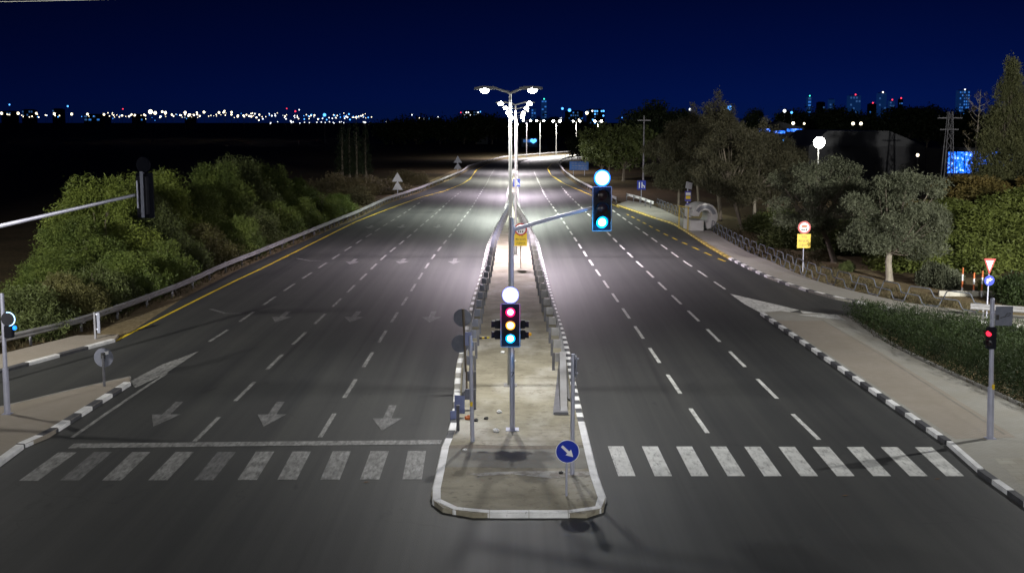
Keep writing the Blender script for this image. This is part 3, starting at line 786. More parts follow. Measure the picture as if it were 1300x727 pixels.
for k in (.16, -.15):
    c = q + Vector((-.04, -.06, k))
    if k > 0:
        MB().dome(c + N2 * .05, .09, .03, fr2).build('lens', 'red_ped', hd, smooth=True)
    else: MB().dome(c + N2 * .05, .09, .03, fr2).build('lens', 'off_lens', hd, smooth=True)
    visor(hd, c + N2 * .04, .11, fr2, .2)
MB().box(P(1261, 491, rb.y - .1) - rb, (.07, .06, .16)).build('push_button', 'yplate', pr, bevel=.01)
pl = P(1274.5, 401, rb.y - .1) - rb
spl = MB().box(pl, (.54, .025, .60)).build('sign_plate', 'signback', pr, bevel=.01)
MB().box(pl + Vector((-.20, -.02, -.04)), (.09, .01, .16)).tube([pl + Vector((-.12, -.02, -.06)), pl + Vector((.02, -.02, -.02)), pl + Vector((.08, -.02, .07)), pl + Vector((.2, -.02, .1))], .010, 6).tube([pl + Vector((.0, -.02, -.02)), pl + Vector((.13, -.02, .0)), pl + Vector((.2, -.02, .08))], .008, 6).build('scribble', 'ink', spl)
MB().box(pl + Vector((-.30, .03, .1)), (.2, .04, .05)).box(pl + Vector((-.30, .03, -.12)), (.2, .04, .05)).build('bracket', 'steel', pr)
lb_ = G(9.5, 525, PH); lt_ = P(2.5, 373, lb_.y)
pls = ped_pole(lb_, lt_, 'pale pole with a dark pedestrian signal and blue disc seen from behind', .38)
q = P(11, 421, lb_.y - .1) - lb_
hd = MB().box(q + Vector((.0, .05, 0)), (.27, .22, .42)).build('signal_head', 'black', pls, bevel=.02)
c = P(11, 404.5, lb_.y - .05) - lb_
MB().disc(c, .235, .07, None, FR, 28).build('disc_case', 'darkgrey', hd, bevel=.01)
MB().tube([c + Vector((.235 * math.cos(R(a)), -.075, .235 * math.sin(R(a)))) for a in range(-80, 101, 12)], .016, 6).build('lit_rim', 'blue_round', hd, smooth=True)
MB().sphere(P(18.5, 416, lb_.y - .05) - lb_, .075, n=12, m=8).build('blue_lamp', 'blue_led', hd, smooth=True)

# ------------------------------------------------------------------ signs
def post(t, h, r=.03, mat='steel', lean=(0, 0)):
    return MB().tube([(0, 0, 0), (lean[0], lean[1], h)], r, 10).build('post', mat, t, smooth=True)
def ring_disc(t, c, r, face, rim, frame=FR):
    N = Vector(frame[0]).cross(Vector(frame[1])).normalized()
    o = MB().disc(c, r, .02, None, frame).build('sign_disc', rim, t)
    if face: MB().disc(Vector(c) + N * .02, r * .76, .004, None, frame).build('sign_face', face, o)
    return o
# keep-right sign
kb = G(719, 629, PH)
kz = P(720, 572, kb.y).z - kb.z
t = thing('keep_right_sign', 'round blue sign with white arrow at the median tip', 'road sign', kb)
post(t, kz + .1)
dsc = MB().disc((0.02, -.035, kz), .315, .02, None, FR, 40).build('sign_disc', 'white', t)
fc = MB().disc((0.02, -.0555, kz), .298, .004, None, FR, 40).build('sign_face', 'blue', dsc)
d = Vector((.72, 0, -.70)).normalized(); n = Vector((d.z, 0, -d.x))
ao = [(-.21, .035), (.03, .035), (.03, .105), (.21, 0), (.03, -.105), (.03, -.035), (-.21, -.035)]
MB().prism(ao, (Vector((.02, -.060, kz)), n.cross(Vector((0, 1, 0))).normalized() * -1 if False else d, d.cross(Vector((0, 1, 0))) * -1), .004).build('arrow', 'white', fc)
# short pole beside it, with a sign turned edge-on
eb = G(726.5, 602, PH); ez = P(726, 449, eb.y).z - eb.z
t = thing('edge_on_sign_post', 'short grey post on the median, its thin sign plate turned edge-on', 'sign post', eb)
MB().tube([(0, 0, 0), (0, 0, ez)], [.062, .055], 12).build('post', 'steel', t, smooth=True)
MB().box((.085, .05, ez - .35), (.022, .5, .55)).build('sign_plate', 'signback', t)
MB().box((.04, 0, ez - .14), (.24, .05, .04)).box((.04, 0, ez - .54), (.2, .05, .04)).build('bracket', 'steel', t)
# slim pole with push button
sb = G(600, 560, PH); sz = P(597.5, 426, sb.y).z - sb.z
t = thing('push_button_post', 'slim grey post with a yellow push button on the median edge', 'post', sb)
MB().tube([(0, 0, 0), (-.03, 0, sz * .42), (-.05, 0, sz)], [.065, .062, .05], 12).build('post', 'steel', t, smooth=True)
MB().box((-.03, -.075, P(600.5, 512, sb.y).z - sb.z), (.08, .06, .14)).build('push_button', 'yplate', t, bevel=.01)
MB().box((-.12, .05, sz - .1), (.2, .04, .42)).build('sign_plate', 'ltblue', t, bevel=.01)
# two round signs from behind on one leaning post
nb = G(592.5, 496, PH)
t = thing('round_sign', 'rusty leaning post with two round signs seen from behind beside the median rail', 'road sign', nb)
MB().tube([(0, 0, 0), (P(588, 392, nb.y) - nb)], .045, 10).build('post', 'brownpost', t, smooth=True)
for px, py, r_ in ((587, 403, .33), (584.5, 436, .33)):
    MB().disc(P(px, py, nb.y + .09) - nb, r_, .02, None, FR, 32).build('sign_disc', 'signback', t)
# round sign seen from behind on the other island
rb2 = G(132.5, 490, PH); rz2 = P(132.5, 454, rb2.y).z - rb2.z
t = thing('round_sign', 'single round sign seen from behind on the brown paved island', 'road sign', rb2)
post(t, rz2 + .1, .05, 'post')
dd = MB().disc((0, .07, rz2), .36, .02, None, FR, 32).build('sign_disc', 'signback', t)
MB().box((-.0, -.0, rz2 + .08), (.14, .07, .22)).build('clamp', 'ink', t)
MB().prism([(.02, .03), (.2, .08), (.2, .2), (.04, .16)], (Vector((0, .04, rz2 + .06)), (1, 0, 0), (0, 0, 1)), .004).build('sticker', 'white', dd)
# edge-on sign in front of the guardrail
gb = G(123, 430, PH)
t = thing('edge_on_sign_post', 'pale post with a dark upright panel in front of the steel guardrail', 'sign post', gb)
gz = P(123, 396, gb.y).z - gb.z
MB().box((-.06, 0, gz / 2), (.09, .09, gz)).build('post', 'post', t, bevel=.008)
MB().box((.10, .02, gz / 2 + .12), (.14, .06, gz - .28)).build('panel', 'signback', t, bevel=.008)
MB().box((.03, .01, gz - .1), (.10, .05, .05)).box((.03, .01, .45), (.10, .05, .05)).build('bracket', 'steel', t)

def overtaking_sign(px, base_y, cy_disc, rpx, cyp, wpx, hpx, label, postmat='steel'):
    b = G(px, base_y, PH if px < 700 else 0)
    t = thing('restriction_sign', label, 'road sign', b)
    def Z(yy): return P(px, yy, b.y).z - b.z
    s = b.y / F
    post(t, Z(cy_disc), .035, postmat)
    ro = ring_disc(t, (0, -.06, Z(cy_disc)), rpx * s, 'white', 'red')
    r_ = rpx * s
    f = MB()
    f.box((0, -.090, Z(cy_disc) + r_ * .18), (r_ * .8, .004, r_ * .32)); f.build('pictogram', 'orange', ro)
    f = MB()
    for k in (-.35, -.05, .3): f.box((r_ * k, -.090, Z(cy_disc) - r_ * .35), (r_ * .2, .004, r_ * .28))
    f.build('pictogram', 'ink', ro)
    pz = Z(cyp)
    pl = MB().box((0, -.05, pz), (wpx * s, .02, hpx * s)).build('text_plate', 'yplate', t)
    sz_ = hpx * s * .26
    for k, w_ in enumerate(('ררג', 'תוינוכמ', 'הנחיה')):
        text_mesh(w_, sz_, 'ink', pl, (0, -.064, pz + hpx * s * (.29 - .29 * k)), 'lettering')
overtaking_sign(1019, 346, 288.6, 8.2, 305.8, 17, 18, 'red-ringed round sign over a yellow plate by the zigzag railing')
overtaking_sign(661, 340, 291, 8.0, 303.8, 16, 16.5, 'red-ringed round sign over a yellow plate standing on the median', 'brownpost')

def lane_sign(px, base_y, cy_, wpx, hpx, label):
    b = G(px, base_y, PH); t = thing('lane_sign', label, 'road sign', b); s = b.y / F
    z = P(px, cy_, b.y).z - b.z
    post(t, z, .04, 'steel')
    w, h = wpx * s, hpx * s
    pl = MB().box((0, -.05, z), (w, .02, h)).build('sign_plate', 'blue', t)
    f = MB(); u = w * .11
    f.box((-w * .24, -.064, z), (u, .006, h * .66))
    f.box((w * .06, -.064, z + h * .0), (u, .006, h * .66))
    f.prism([(0, 0), (w * .22, -h * .16), (w * .22, -h * .33), (w * .33, -h * .33), (w * .33, -h * .08), (0, h * .10)], (Vector((w * .06, -.062, z)), (1, 0, 0), (0, 0, 1)), .006)
    f.build('pictogram', 'white', pl)
lane_sign(655.8, 257, 232, 9, 10, 'blue square lane sign with white strokes on the median')
lane_sign(814, 256, 235, 11, 11.5, 'blue square lane sign with white strokes by the white rail')
b = G(735, 223); t = thing('direction_board', 'wide blue direction board in front of dark trees at the bend', 'direction sign', b); s = b.y / F
z = P(735, 210.5, b.y).z - b.z
for k in (-1, 1): MB().tube([(k * 1.1, 0, 0), (k * 1.1, 0, z + .6)], .05, 8).build('post', 'steel', t)
pl = MB().box((0, -.07, z), (24 * s, .04, 11 * s)).build('board', 'blueboard', t)
f = MB()
for r_ in range(3):
    for k in range(5): f.box((-1.25 + .62 * k + .1 * (r_ % 2), -.094, z + .48 - .48 * r_), (.42, .006, .10))
f.build('lettering', 'signback', pl)
# triangular signs seen from behind
for px, py, Y, lab, s_ in ((506, 246, 165, 'pale triangular sign over a trapezoid plate, seen from behind', 1.0), (582, 221, 262, 'dim triangular sign back where the guardrail bends', 1.2)):
    b = at(px, Y); t = thing('triangular_sign', lab, 'road sign', b)
    z0 = P(px, py - 4 if s_ == 1 else py - 5, Y).z - b.z
    base_z = P(px, 241 if s_ == 1 else 214.5, Y).z - b.z
    post(t, base_z + 2.0 * s_, .05)
    w = .75 * s_
    MB().prism([(-w, 0), (w, 0), (0, 1.25 * s_)], (Vector((0, -.06, base_z + 1.1 * s_)), (1, 0, 0), (0, 0, 1)), .02).build('triangle_plate', 'signback' if s_ > 1 else 'border', t)
    MB().prism([(-w * .95, 0), (w * .95, 0), (.12, 1.0 * s_), (-.12, 1.0 * s_)], (Vector((0, -.06, base_z)), (1, 0, 0), (0, 0, 1)), .02).build('lower_plate', 'signback' if s_ > 1 else 'border', t)
# give-way with turn arrow
b = G(1252, 409, 0); t = thing('give_way_sign', 'red and white give-way triangle above a round blue turn arrow', 'road sign', b); s = b.y / F
zz = lambda yy: P(1252, yy, b.y).z - b.z
post(t, zz(332), .035)
w = 7.6 * s
to = MB().prism([(-w, zz(328)), (w, zz(328)), (0, zz(348))], (Vector((0, -.05, 0)), (1, 0, 0), (0, 0, 1)), .02).build('triangle_plate', 'red', t)
ti = MB().prism([(-w * .62, zz(330.5)), (w * .62, zz(330.5)), (0, zz(343.5))], (Vector((0, -.071, 0)), (1, 0, 0), (0, 0, 1)), .004).build('triangle_face', 'white', to)
MB().box((0, -.078, zz(335.5)), (.05, .004, 7 * s)).build('dark_stroke', 'signback', ti)
dk = MB().disc((.02, -.05, zz(355.8)), 6.6 * s, .02, None, FR, 30).build('sign_disc', 'blue', t)
r_ = 6.6 * s; cz = zz(355.8)
MB().prism([(-.5, -.6), (-.2, -.6), (-.2, .05), (.05, .05), (.05, -.2), (.62, .22), (.05, .6), (.05, .35), (-.5, .35)], (Vector((.02, -.072, cz)), Vector((r_, 0, 0)), Vector((0, 0, r_))), .004).build('arrow', 'white', dk)
# marker posts
for px, by, h, lab in ((1221, 373, 34, 'tall orange and white marker post standing alone before the bushes'), (1235.5, 375.5, 30, 'orange and white marker post between the tall one and the give-way sign'),
                       (1246, 377, 34, 'orange and white marker post right behind the give-way triangle'), (1271, 377.5, 25, 'short orange and white marker post beside the round bush'), (1291, 375, 20, 'stubby orange and white marker post half sunk in the round bush')):
    b = G(px, by); H = h * b.y / F; mb = MB(); n = 4
    for k in range(n): mb.tube([(0, 0, H * k / n), (0, 0, H * (k + 1) / n)], .05, 10, 'white' if k % 2 == 0 else 'orange')
    o = mb.build('marker_post', smooth=True); o.location = b
    tag(o, lab, 'marker post', 'orange and white marker posts')
b = G(1236, 377)
o = MB().box((0, 0, .13), (3.6, .3, .32)).build('low_wall', 'slab', bevel=.02); o.location = b + Vector((0, .5, 0)); o.rotation_euler = (0, 0, -.08)
tag(o, 'low pale concrete wall behind the marker posts', 'low wall')

# ------------------------------------------------------------------ guardrails
def w_beam(path, name, parent, side, top=.78, mat='rail', end_drop=0.0, s0=0.0, s1=None, step=2.0):
    """W-profile beam along PATH; its face bulges to the left of the path when side=+1"""
    L = arc(path); s1 = s1 or L[-1]; n = max(2, int((s1 - s0) / step))
    prof = [(.0, 0), (.03, .02), (.085, .06), (.085, .10), (.02, .145), (.02, .175), (.085, .22), (.085, .26), (.03, .30), (0, .32)]
    vs, fs = [], []
    for i in range(n + 1):
        s = s0 + (s1 - s0) * i / n
        p, t = along(path, L, s); nn = Vector((-t.y, t.x)) * side
        dz = -max(0, 1 - s / end_drop) * .62 if end_drop else 0
        for th in (0, -.012):
            for a, b in prof:
                c = p + nn * (a + th); vs.append((c.x, c.y, g(c.y) + top - .32 + b + dz))
    m = len(prof); k = 2 * m
    for i in range(n):
        for j in range(m - 1):
            fs.append((i * k + j, i * k + j + 1, (i + 1) * k + j + 1, (i + 1) * k + j))
            fs.append((i * k + m + j, (i + 1) * k + m + j, (i + 1) * k + m + j + 1, i * k + m + j + 1))
        for j in (0, m - 1):
            fs.append((i * k + j, (i + 1) * k + j, (i + 1) * k + m + j, i * k + m + j))
    return MB().add(vs, fs).build(name, mat, parent, smooth=True)
def rail_posts(path, spots, parent, side, top=.74, block=.14, z=0, mat='post', blk=None):
    L = arc(path)
    for s in spots:
        p, t = along(path, L, s); nn = Vector((-t.y, t.x)) * side
        c = p - nn * (block + .04); a = math.atan2(t.y, t.x)
        rot = Matrix.Rotation(a, 3, 'Z')
        po = MB().box((c.x, c.y, g(c.y) + z + (top - z) / 2), (.06, .11, top - z), rot=rot).build('post', mat, parent)
        c2 = p - nn * (block / 2 - .03)
        MB().box((c2.x, c2.y, g(c2.y) + top - .18), (.08, block, .36 if block > .2 else .3), rot=rot).build('spacer_block', blk or 'rail', po)
glp = smooth_path(pts((-160, 487), (0, 449), (48, 437.5), (97, 425.7), (141.6, 409.5), (179, 395), (210, 383), (235, 373), (257, 362), (276, 352), (293.5, 344.6), (330, 329.5), (450, 278),
                      (491, 258), (532.5, 244), (565.5, 230), (587, 220.5), (595, 214), (615, 207.5), (640, 201.5), (668, 198.7), (700, 196), (740, 193.4), (800, 191.5), (850, 190)), 2, 2)
gl = thing('guardrail', 'long galvanised steel guardrail following the yellow edge line round the bend', 'guardrail', (0, 0, 0))
w_beam(glp, 'beam', gl, -1, .78)
Lg = arc(glp)
ssp = [s for s in [1 + 3.8 * i for i in range(17)]] + [62 + 2.2 * i for i in range(36)] + [142 + 5 * i for i in range(42)]
rail_posts(glp, [s for s in ssp if s < Lg[-1]][:98], gl, -1, blk='post')
def rail_x(Y):
    best = min(glp, key=lambda q: abs(q[1] - Y)); return best[0]

def inner(path, off, side):
    out = []
    L = arc(path)
    for s in [L[-1] * i / 120 for i in range(121)]:
        p, t = along(path, L, s); out.append(tuple(p + Vector((-t.y, t.x)) * off * side))
    return out
mlp = inner(smooth_path(ml[4:14], 1.0, 1), .42, -1)
mlr = thing('guardrail', 'steel guardrail on the median facing the arrow-marked lanes', 'guardrail', (0, 0, 0), 0, 'guardrails along both edges of the median')
w_beam(mlp, 'beam', mlr, 1, .86, 'rail', end_drop=0, s0=2.2)
Lm = arc(mlp)
rail_posts(mlp, [2.6 + 3.0 * i for i in range(41) if 2.6 + 3.0 * i < Lm[-1]], mlr, 1, .84, .30, PH, blk='signback')
# blue-grey end panels of that rail
pp, tt = along(mlp, Lm, 1.6)
for k, (px, py, w, h, rz) in enumerate(((583.5, 513, .36, .62, -.3), (577.5, 531, .34, .55, .5))):
    q = P(px, py, pp.y - .1 - .3 * k)
    MB().box(q, (w, .03, h), rot=Matrix.Rotation(rz, 3, 'Z')).build('end_panel', 'ltblue', mlr, bevel=.008)
q = G(581.5, 546, PH)
MB().box(q + Vector((0, 0, .42)), (.1, .08, .84)).build('end_post', 'post', mlr)
mrp = inner(smooth_path(mr[3:14], 1.0, 1), .42, 1)
mrr = thing('guardrail', 'steel guardrail on the median facing the lanes under the green signal', 'guardrail', (0, 0, 0), 0, 'guardrails along both edges of the median')
Lr = arc(mrp); st = 3.6
mrp2 = [tuple(along(mrp, Lr, st + (Lr[-1] - st) * i / 100)[0]) for i in range(101)]; Lr2 = arc(mrp2)
w_beam(mrp2, 'beam', mrr, -1, .86, 'rail', end_drop=5.0, step=1.0)
rail_posts(mrp2, [5.4 + 3.0 * i for i in range(40) if 5.4 + 3.0 * i < Lr2[-1]], mrr, -1, .84, .34, PH)
e0 = G(716, 526, PH); e1_ = along(mrp2, Lr2, 5.2)[0]; z1_ = PH + .80
wv = Vector((.12, 0, 0)); A0 = Vector((e0.x, e0.y, PH + .03)); A1 = Vector((e1_.x - .02, e1_.y, z1_))
MB().add([A0 - wv, A0 + wv, A1 + wv, A1 - wv] + [v + Vector((0, .05, -.06)) for v in (A0 - wv, A0 + wv, A1 + wv, A1 - wv)], [(0, 1, 2, 3), (7, 6, 5, 4), (0, 4, 5, 1), (1, 5, 6, 2), (2, 6, 7, 3), (3, 7, 4, 0)]).build('sloped_end', 'rail', mrr)
MB().add([A0 - wv * 1.05, A1 - wv * 1.05, (A1.x - .2, A1.y, PH), (A0.x - .38, A0.y + .02, PH)], [(0, 1, 2, 3)]).build('end_web', 'post', mrr)
MB().box((e0.x - .1, e0.y + .05, PH + .05), (.5, .25, .10)).build('end_shoe', 'post', mrr, bevel=.02)
# guard beams beyond: outside of the far carriageway, and the short one by the give-way sign
frp = smooth_path(pts((783, 258.5), (752, 243.5), (731, 232), (717, 221), (709, 211), (714, 204.5), (732, 200.5), (760, 198.5), (800, 197.5)), 2, 2)
fr_ = thing('guardrail', 'pale guardrail curving below the wide blue direction board', 'guardrail', (0, 0, 0))
w_beam(frp, 'beam', fr_, 1, .78); rail_posts(frp, [2 + 4 * i for i in range(40) if 2 + 4 * i < arc(frp)[-1]], fr_, 1)
srp = pts((1236, 410.5), (1300, 415), (1420, 426))
srr = thing('guardrail', 'short steel guardrail behind the pedestrian signal with the red light', 'guardrail', (0, 0, 0))
o_ = [(x, y + .5) for x, y in srp]
w_beam(o_, 'beam', srr, -1, .95); rail_posts(o_, [.6 + 2 * i for i in range(6) if .6 + 2 * i < arc(o_)[-1]], srr, -1, .9)
wrp = smooth_path(pts((795, 254.5), (812, 259), (829, 266)), 2, 1)
wr = thing('white_rail', 'low white rail at the far end of the bus stop pavement', 'guardrail', (0, 0, 0))
w_beam(wrp, 'beam', wr, 1, .95, 'kwhite'); rail_posts(wrp, [1 + 4 * i for i in range(6) if 1 + 4 * i < arc(wrp)[-1]], wr, 1, .9)

# ------------------------------------------------------------------ zigzag pedestrian railing
def railing(path, label):
    t = thing('pedestrian_railing', label, 'railing', (0, 0, 0), 0)
    L = arc(path); U = 2.3; n = int(L[-1] / U)
    U = L[-1] / n
    def at_(s, z):
        p, tt = along(path, L, s); return Vector((p.x, p.y, g(p.y) + PH + z))
    for i in range(n):
        s = i * U; mb = MB(); r_ = .031
        mb.tube([at_(s, .50), at_(s + U * .07, .88), at_(s + U * .12, .95), at_(s + U * .64, .95), at_(s + U * .69, .88), at_(s + U * .78, .54), at_(s + U * .82, .50), at_(s + U, .50)], r_, 8)
        mb.tube([at_(s, .50), at_(s + U * .34, .50), at_(s + U * .39, .44), at_(s + U * .47, .12), at_(s + U * .52, .06), at_(s + U * .86, .06), at_(s + U * .90, .12), at_(s + U * .98, .48)], r_, 8)
        mb.tube([at_(s + U * .53, .06), at_(s + U * .53, -.1)], r_, 8); mb.tube([at_(s + U * .85, .06), at_(s + U * .85, -.1)], r_, 8)
        mb.build('panel', 'railing', t, smooth=True)
rp1 = smooth_path(pts((899, 292), (925, 308.5), (952.7, 323.5), (980, 334.8), (1007.5, 347), (1035, 358), (1062.5, 366.5), (1090, 373.5), (1117.6, 379.3), (1145, 386), (1172.6, 391.5), (1216.6, 395.7), (1246, 401)), 1, 1)
railing(rp1, 'long dark zigzag pedestrian railing between the pavement and the silver tree')
rp2 = smooth_path(pts((834, 264), (852, 272), (871, 280)), 1, 1)
railing(rp2, 'short dark railing between the white rail and the bus shelter')

# ------------------------------------------------------------------ bus shelter
sp = G(889.5, 293, PH)
shl = thing('bus_shelter', 'pale concrete C-shaped bus shelter with yellow posts', 'bus shelter', sp, R(8))
def cring(r0, r1, a0, a1, n=28):
    out = [(r1 * math.cos(R(a0 + (a1 - a0) * i / n)), r1 * math.sin(R(a0 + (a1 - a0) * i / n))) for i in range(n + 1)]
    inn = [(r0 * math.cos(R(a1 - (a1 - a0) * i / n)), r0 * math.sin(R(a1 - (a1 - a0) * i / n))) for i in range(n + 1)]
    return out + inn
cz = 1.30
def cprism(name, r0, r1, y0, depth, mat, parent, a0=-78, a1=178):
    return MB().prism(cring(r0, r1, a0, a1), (Vector((.40, y0 + depth, cz)), (1, 0, 0), (0, 0, 1)), depth).build(name, mat, parent, smooth=True, bevel=.02)
cprism('curved_shell', .56, 1.18, 0, 2.7, 'shelter', shl)
MB().prism(cring(.70, 1.02, 12, 150), (Vector((.40, -.002, cz)), (1, 0, 0), (0, 0, 1)), .004).build('lettering_band', 'shelterband', shl)
MB().box((-.28, 1.35, .46), (1.18, 2.6, .92)).build('seat_block', 'shelter', shl, bevel=.03)
for px, py in ((-1.35, 2.4), (-1.05, .5)):
    MB().box((px, py, 1.05), (.09, .09, 2.1)).build('post', 'yellowpost', shl, bevel=.008)
MB().box((-1.2, 1.45, 2.1), (.12, 2.2, .08), rot=Matrix.Rotation(.15, 3, 'Z')).build('beam', 'yellowpost', shl)
MB().box((-.62, 2.0, 1.65), (.30, 1.4, 1.1)).build('curved_shell_end', 'shelter', shl, bevel=.06)
# bus stop pole with solar panel
bb = G(876, 288, PH); bb.y += 2.0
t = thing('bus_stop_pole', 'bus stop pole with lit blue and yellow panel and tilted solar panel', 'bus stop sign', bb)
s = bb.y / F; zf = lambda yy: P(877, yy, bb.y).z - bb.z
MB().tube([(0, 0, 0), (0, 0, zf(236))], .06, 10).build('post', 'steel', t, smooth=True)
MB().box((0.03, -.1, zf(249)), (7.6 * s, .14, 13 * s)).build('info_panel', 'purple', t, bevel=.02)
MB().box((0.03, -.18, zf(246)), (6 * s, .02, 3.2 * s)).build('upper_label', 'white', t)
MB().box((0.03, -.18, zf(250.4)), (6 * s, .02, 4 * s)).build('lower_label', 'yplate', t)
MB().box((.05, -.1, zf(259.5)), (6 * s, .14, 3 * s)).build('foot_panel', 'purple', t, bevel=.02)
MB().box((0.1, -.1, zf(235.5)), (8.2 * s, .05, 10 * s), rot=Matrix.Rotation(R(14), 3, 'Y') @ Matrix.Rotation(R(-35), 3, 'X')).build('solar_panel', 'solar', t, bevel=.01)

# ------------------------------------------------------------------ plants
def leaves(name, lobes, n, size, seed, droop=0.0, out=.6, shell=.62, up=0.0):
    r = np.random.default_rng(seed)
    lb = np.array(lobes, float)
    wt = (lb[:, 3] * lb[:, 4] * lb[:, 5]) ** (2 / 3); wt /= wt.sum()
    k = r.choice(len(lb), n, p=wt)
    d = r.normal(size=(n, 3)); d /= np.linalg.norm(d, axis=1)[:, None]
    rad = shell + (1.08 - shell) * r.random(n) ** .7
    # ragged outline: push sprigs in or out in clumps
    ph = np.sin(d[:, 0] * 7 + k) * np.cos(d[:, 1] * 6 + 2 * k) * np.sin(d[:, 2] * 8 + 3 * k)
    rad *= 1 + .22 * ph
    c = lb[k, :3] + d * rad[:, None] * lb[k, 3:6]
    kk = 4
    c = np.repeat(c, kk, axis=0) + r.normal(size=(n * kk, 3)) * size[0] * .55
    d = np.repeat(d, kk, axis=0)
    a = r.normal(size=(n * kk, 3)) * .8 + d * out + np.array([0, 0, up - droop])
    a /= np.linalg.norm(a, axis=1)[:, None]
    b = np.cross(a, r.normal(size=(n * kk, 3))); b /= np.linalg.norm(b, axis=1)[:, None] + 1e-9
    sc = (.55 + .8 * r.random(n * kk))[:, None]
    a *= size[0] * sc * .5; b *= size[1] * sc * .5
    c[:, 2] = np.maximum(c[:, 2], .03)
    v = np.stack([c - a, c + b - a * .1, c + a, c - b - a * .1], axis=1).reshape(-1, 3)
    v[:, 2] = np.maximum(v[:, 2], .0)
    N = n * kk
    me = bpy.data.meshes.new(name)
    me.vertices.add(N * 4); me.vertices.foreach_set('co', v.astype(np.float32).ravel())
    me.loops.add(N * 4); me.loops.foreach_set('vertex_index', np.arange(N * 4, dtype=np.int32))
    me.polygons.add(N); me.polygons.foreach_set('loop_start', np.arange(0, N * 4, 4, dtype=np.int32))
    me.update(calc_edges=True)
    return me
def limbs(path_list, mat, parent, name='trunk'):
    mb = MB()
    for p, r_ in path_list: mb.tube(p, r_, 8)
    return mb.build(name, mat, parent, smooth=True)
def bush_proto(R_, H, seed, nl=9, n=2600, size=(.3, .1), droop=0.3, name='crown', up=0.0, shell=.55):
    q = random.Random(seed); L = []
    for i in range(nl):
        a = 2 * math.pi * i / nl + q.uniform(-.4, .4); rr = R_ * q.uniform(.15, .62)
        z = H * q.uniform(.30, .72) * (1 - .35 * rr / R_)
        s_ = R_ * q.uniform(.32, .5)
        L.append((rr * math.cos(a), rr * math.sin(a), z, s_, s_, H * q.uniform(.22, .34)))
    L.append((0, 0, H * .35, R_ * .75, R_ * .75, H * .34))
    L.append((q.uniform(-.2, .2), 0, H * .72, R_ * .42, R_ * .42, H * .28))
    return leaves(name, L, n, size, seed, droop, shell=shell, up=up), L
def plant(kind, loc, crown_me, mat, stems, label, cat, group=None, sc=(1, 1, 1), rz=0.0, stem_mat='bark'):
    t = thing(kind, label, cat, loc, rz, group); t.scale = sc
    c = bpy.data.objects.new('crown', crown_me); col.objects.link(c); c.parent = t
    if not crown_me.materials: crown_me.materials.append(M[mat])
    elif crown_me.materials[0] != M[mat]:
        me = crown_me.copy(); me.materials[0] = M[mat]; c.data = me
    if stems is not None:
        s_ = bpy.data.objects.new('stem' if kind in ('shrub', 'bush', 'hedge') else 'trunk', stems); col.objects.link(s_); s_.parent = t
    return t
def stem_mesh(H, seed, n=5, r0=.07, spread=.5, mat='bark'):
    q = random.Random(seed); mb = MB()
    for i in range(n):
        a = 2 * math.pi * i / n + q.uniform(-.5, .5); d = spread * H * q.uniform(.2, .5)
        mb.tube([(0.05 * math.cos(a), .05 * math.sin(a), 0), (d * .35 * math.cos(a), d * .35 * math.sin(a), H * .35), (d * math.cos(a), d * math.sin(a), H * .75)], [r0, r0 * .7, r0 * .25], 6)
    o = mb.build('stem', mat, smooth=True); me = o.data; bpy.data.objects.remove(o); return me

# tamarisk-like shrubs behind the guardrail: low front row, tall rear row
def billow(R_, H, seed, n, nl, s0, s1, size=(.20, .045), droop=.35):
    """crown of a multi-stemmed shrub at its real size: many leafy billows over a dome"""
    q = random.Random(seed); L = []
    for i in range(nl):
        a = q.uniform(0, 6.28); u = q.random() ** .6; rr = R_ * .78 * u
        ztop = H * (1 - .55 * u * u) * q.uniform(.72, 1.0)
        z = ztop - q.uniform(.0, .75) ** 1.2 * ztop * .8
        s_ = q.uniform(s0, s1); L.append((rr * math.cos(a), rr * math.sin(a), max(s_ * .6, z - s_ * .7), s_, s_, s_ * q.uniform(.75, 1.0)))
    return leaves('crown', L, n, size, seed, droop, shell=.45, out=.5)
low_w = [billow(2.4, 3.6, 400 + i, 6500, 26, .55, .95) for i in range(3)]
tall_w = [billow(3.6, 7.6, 410 + i, 12000, 44, .7, 1.25, (.24, .05)) for i in range(4)]
willow = [billow(1, 1, 420 + i, 3600, 18, .22, .36, (.085, .02)) for i in range(3)]
wstem = stem_mesh(1, 7, 6, .022)
lstem = stem_mesh(3.0, 7, 6, .06); tstem = stem_mesh(6.0, 8, 7, .11, .35)
frontZ = [52, 56.5, 60.5, 64.5, 69, 74, 79, 84.5, 90.5, 97, 104, 112, 121, 131]
for i, Y in enumerate(frontZ):
    Rr = 2.3 + .25 * math.sin(i * 2.1); H = (3.0, 3.1, 3.2, 3.2, 3.5, 3.6, 3.6, 3.9, 3.9, 4.2, 4.2, 4.0, 3.6, 3.0)[i]
    x = rail_x(Y) - Rr - .25
    plant('shrub', (x, Y, g(Y) - .03), low_w[i % 3], 'lf_dull' if i in (0, 1, 3, 6, 9) else 'lf_olive' if i in (2, 7) else 'lf_green', lstem,
          ORD[i] + ' low green shrub in the row along the guardrail, counted from the paved corner', 'shrub', 'low shrubs behind the guardrail', (Rr / 2.4, Rr / 2.4, H / 3.6), i * 1.7)
rearZ = [66, 70, 75, 80, 85.5, 92, 99, 106, 114, 123]
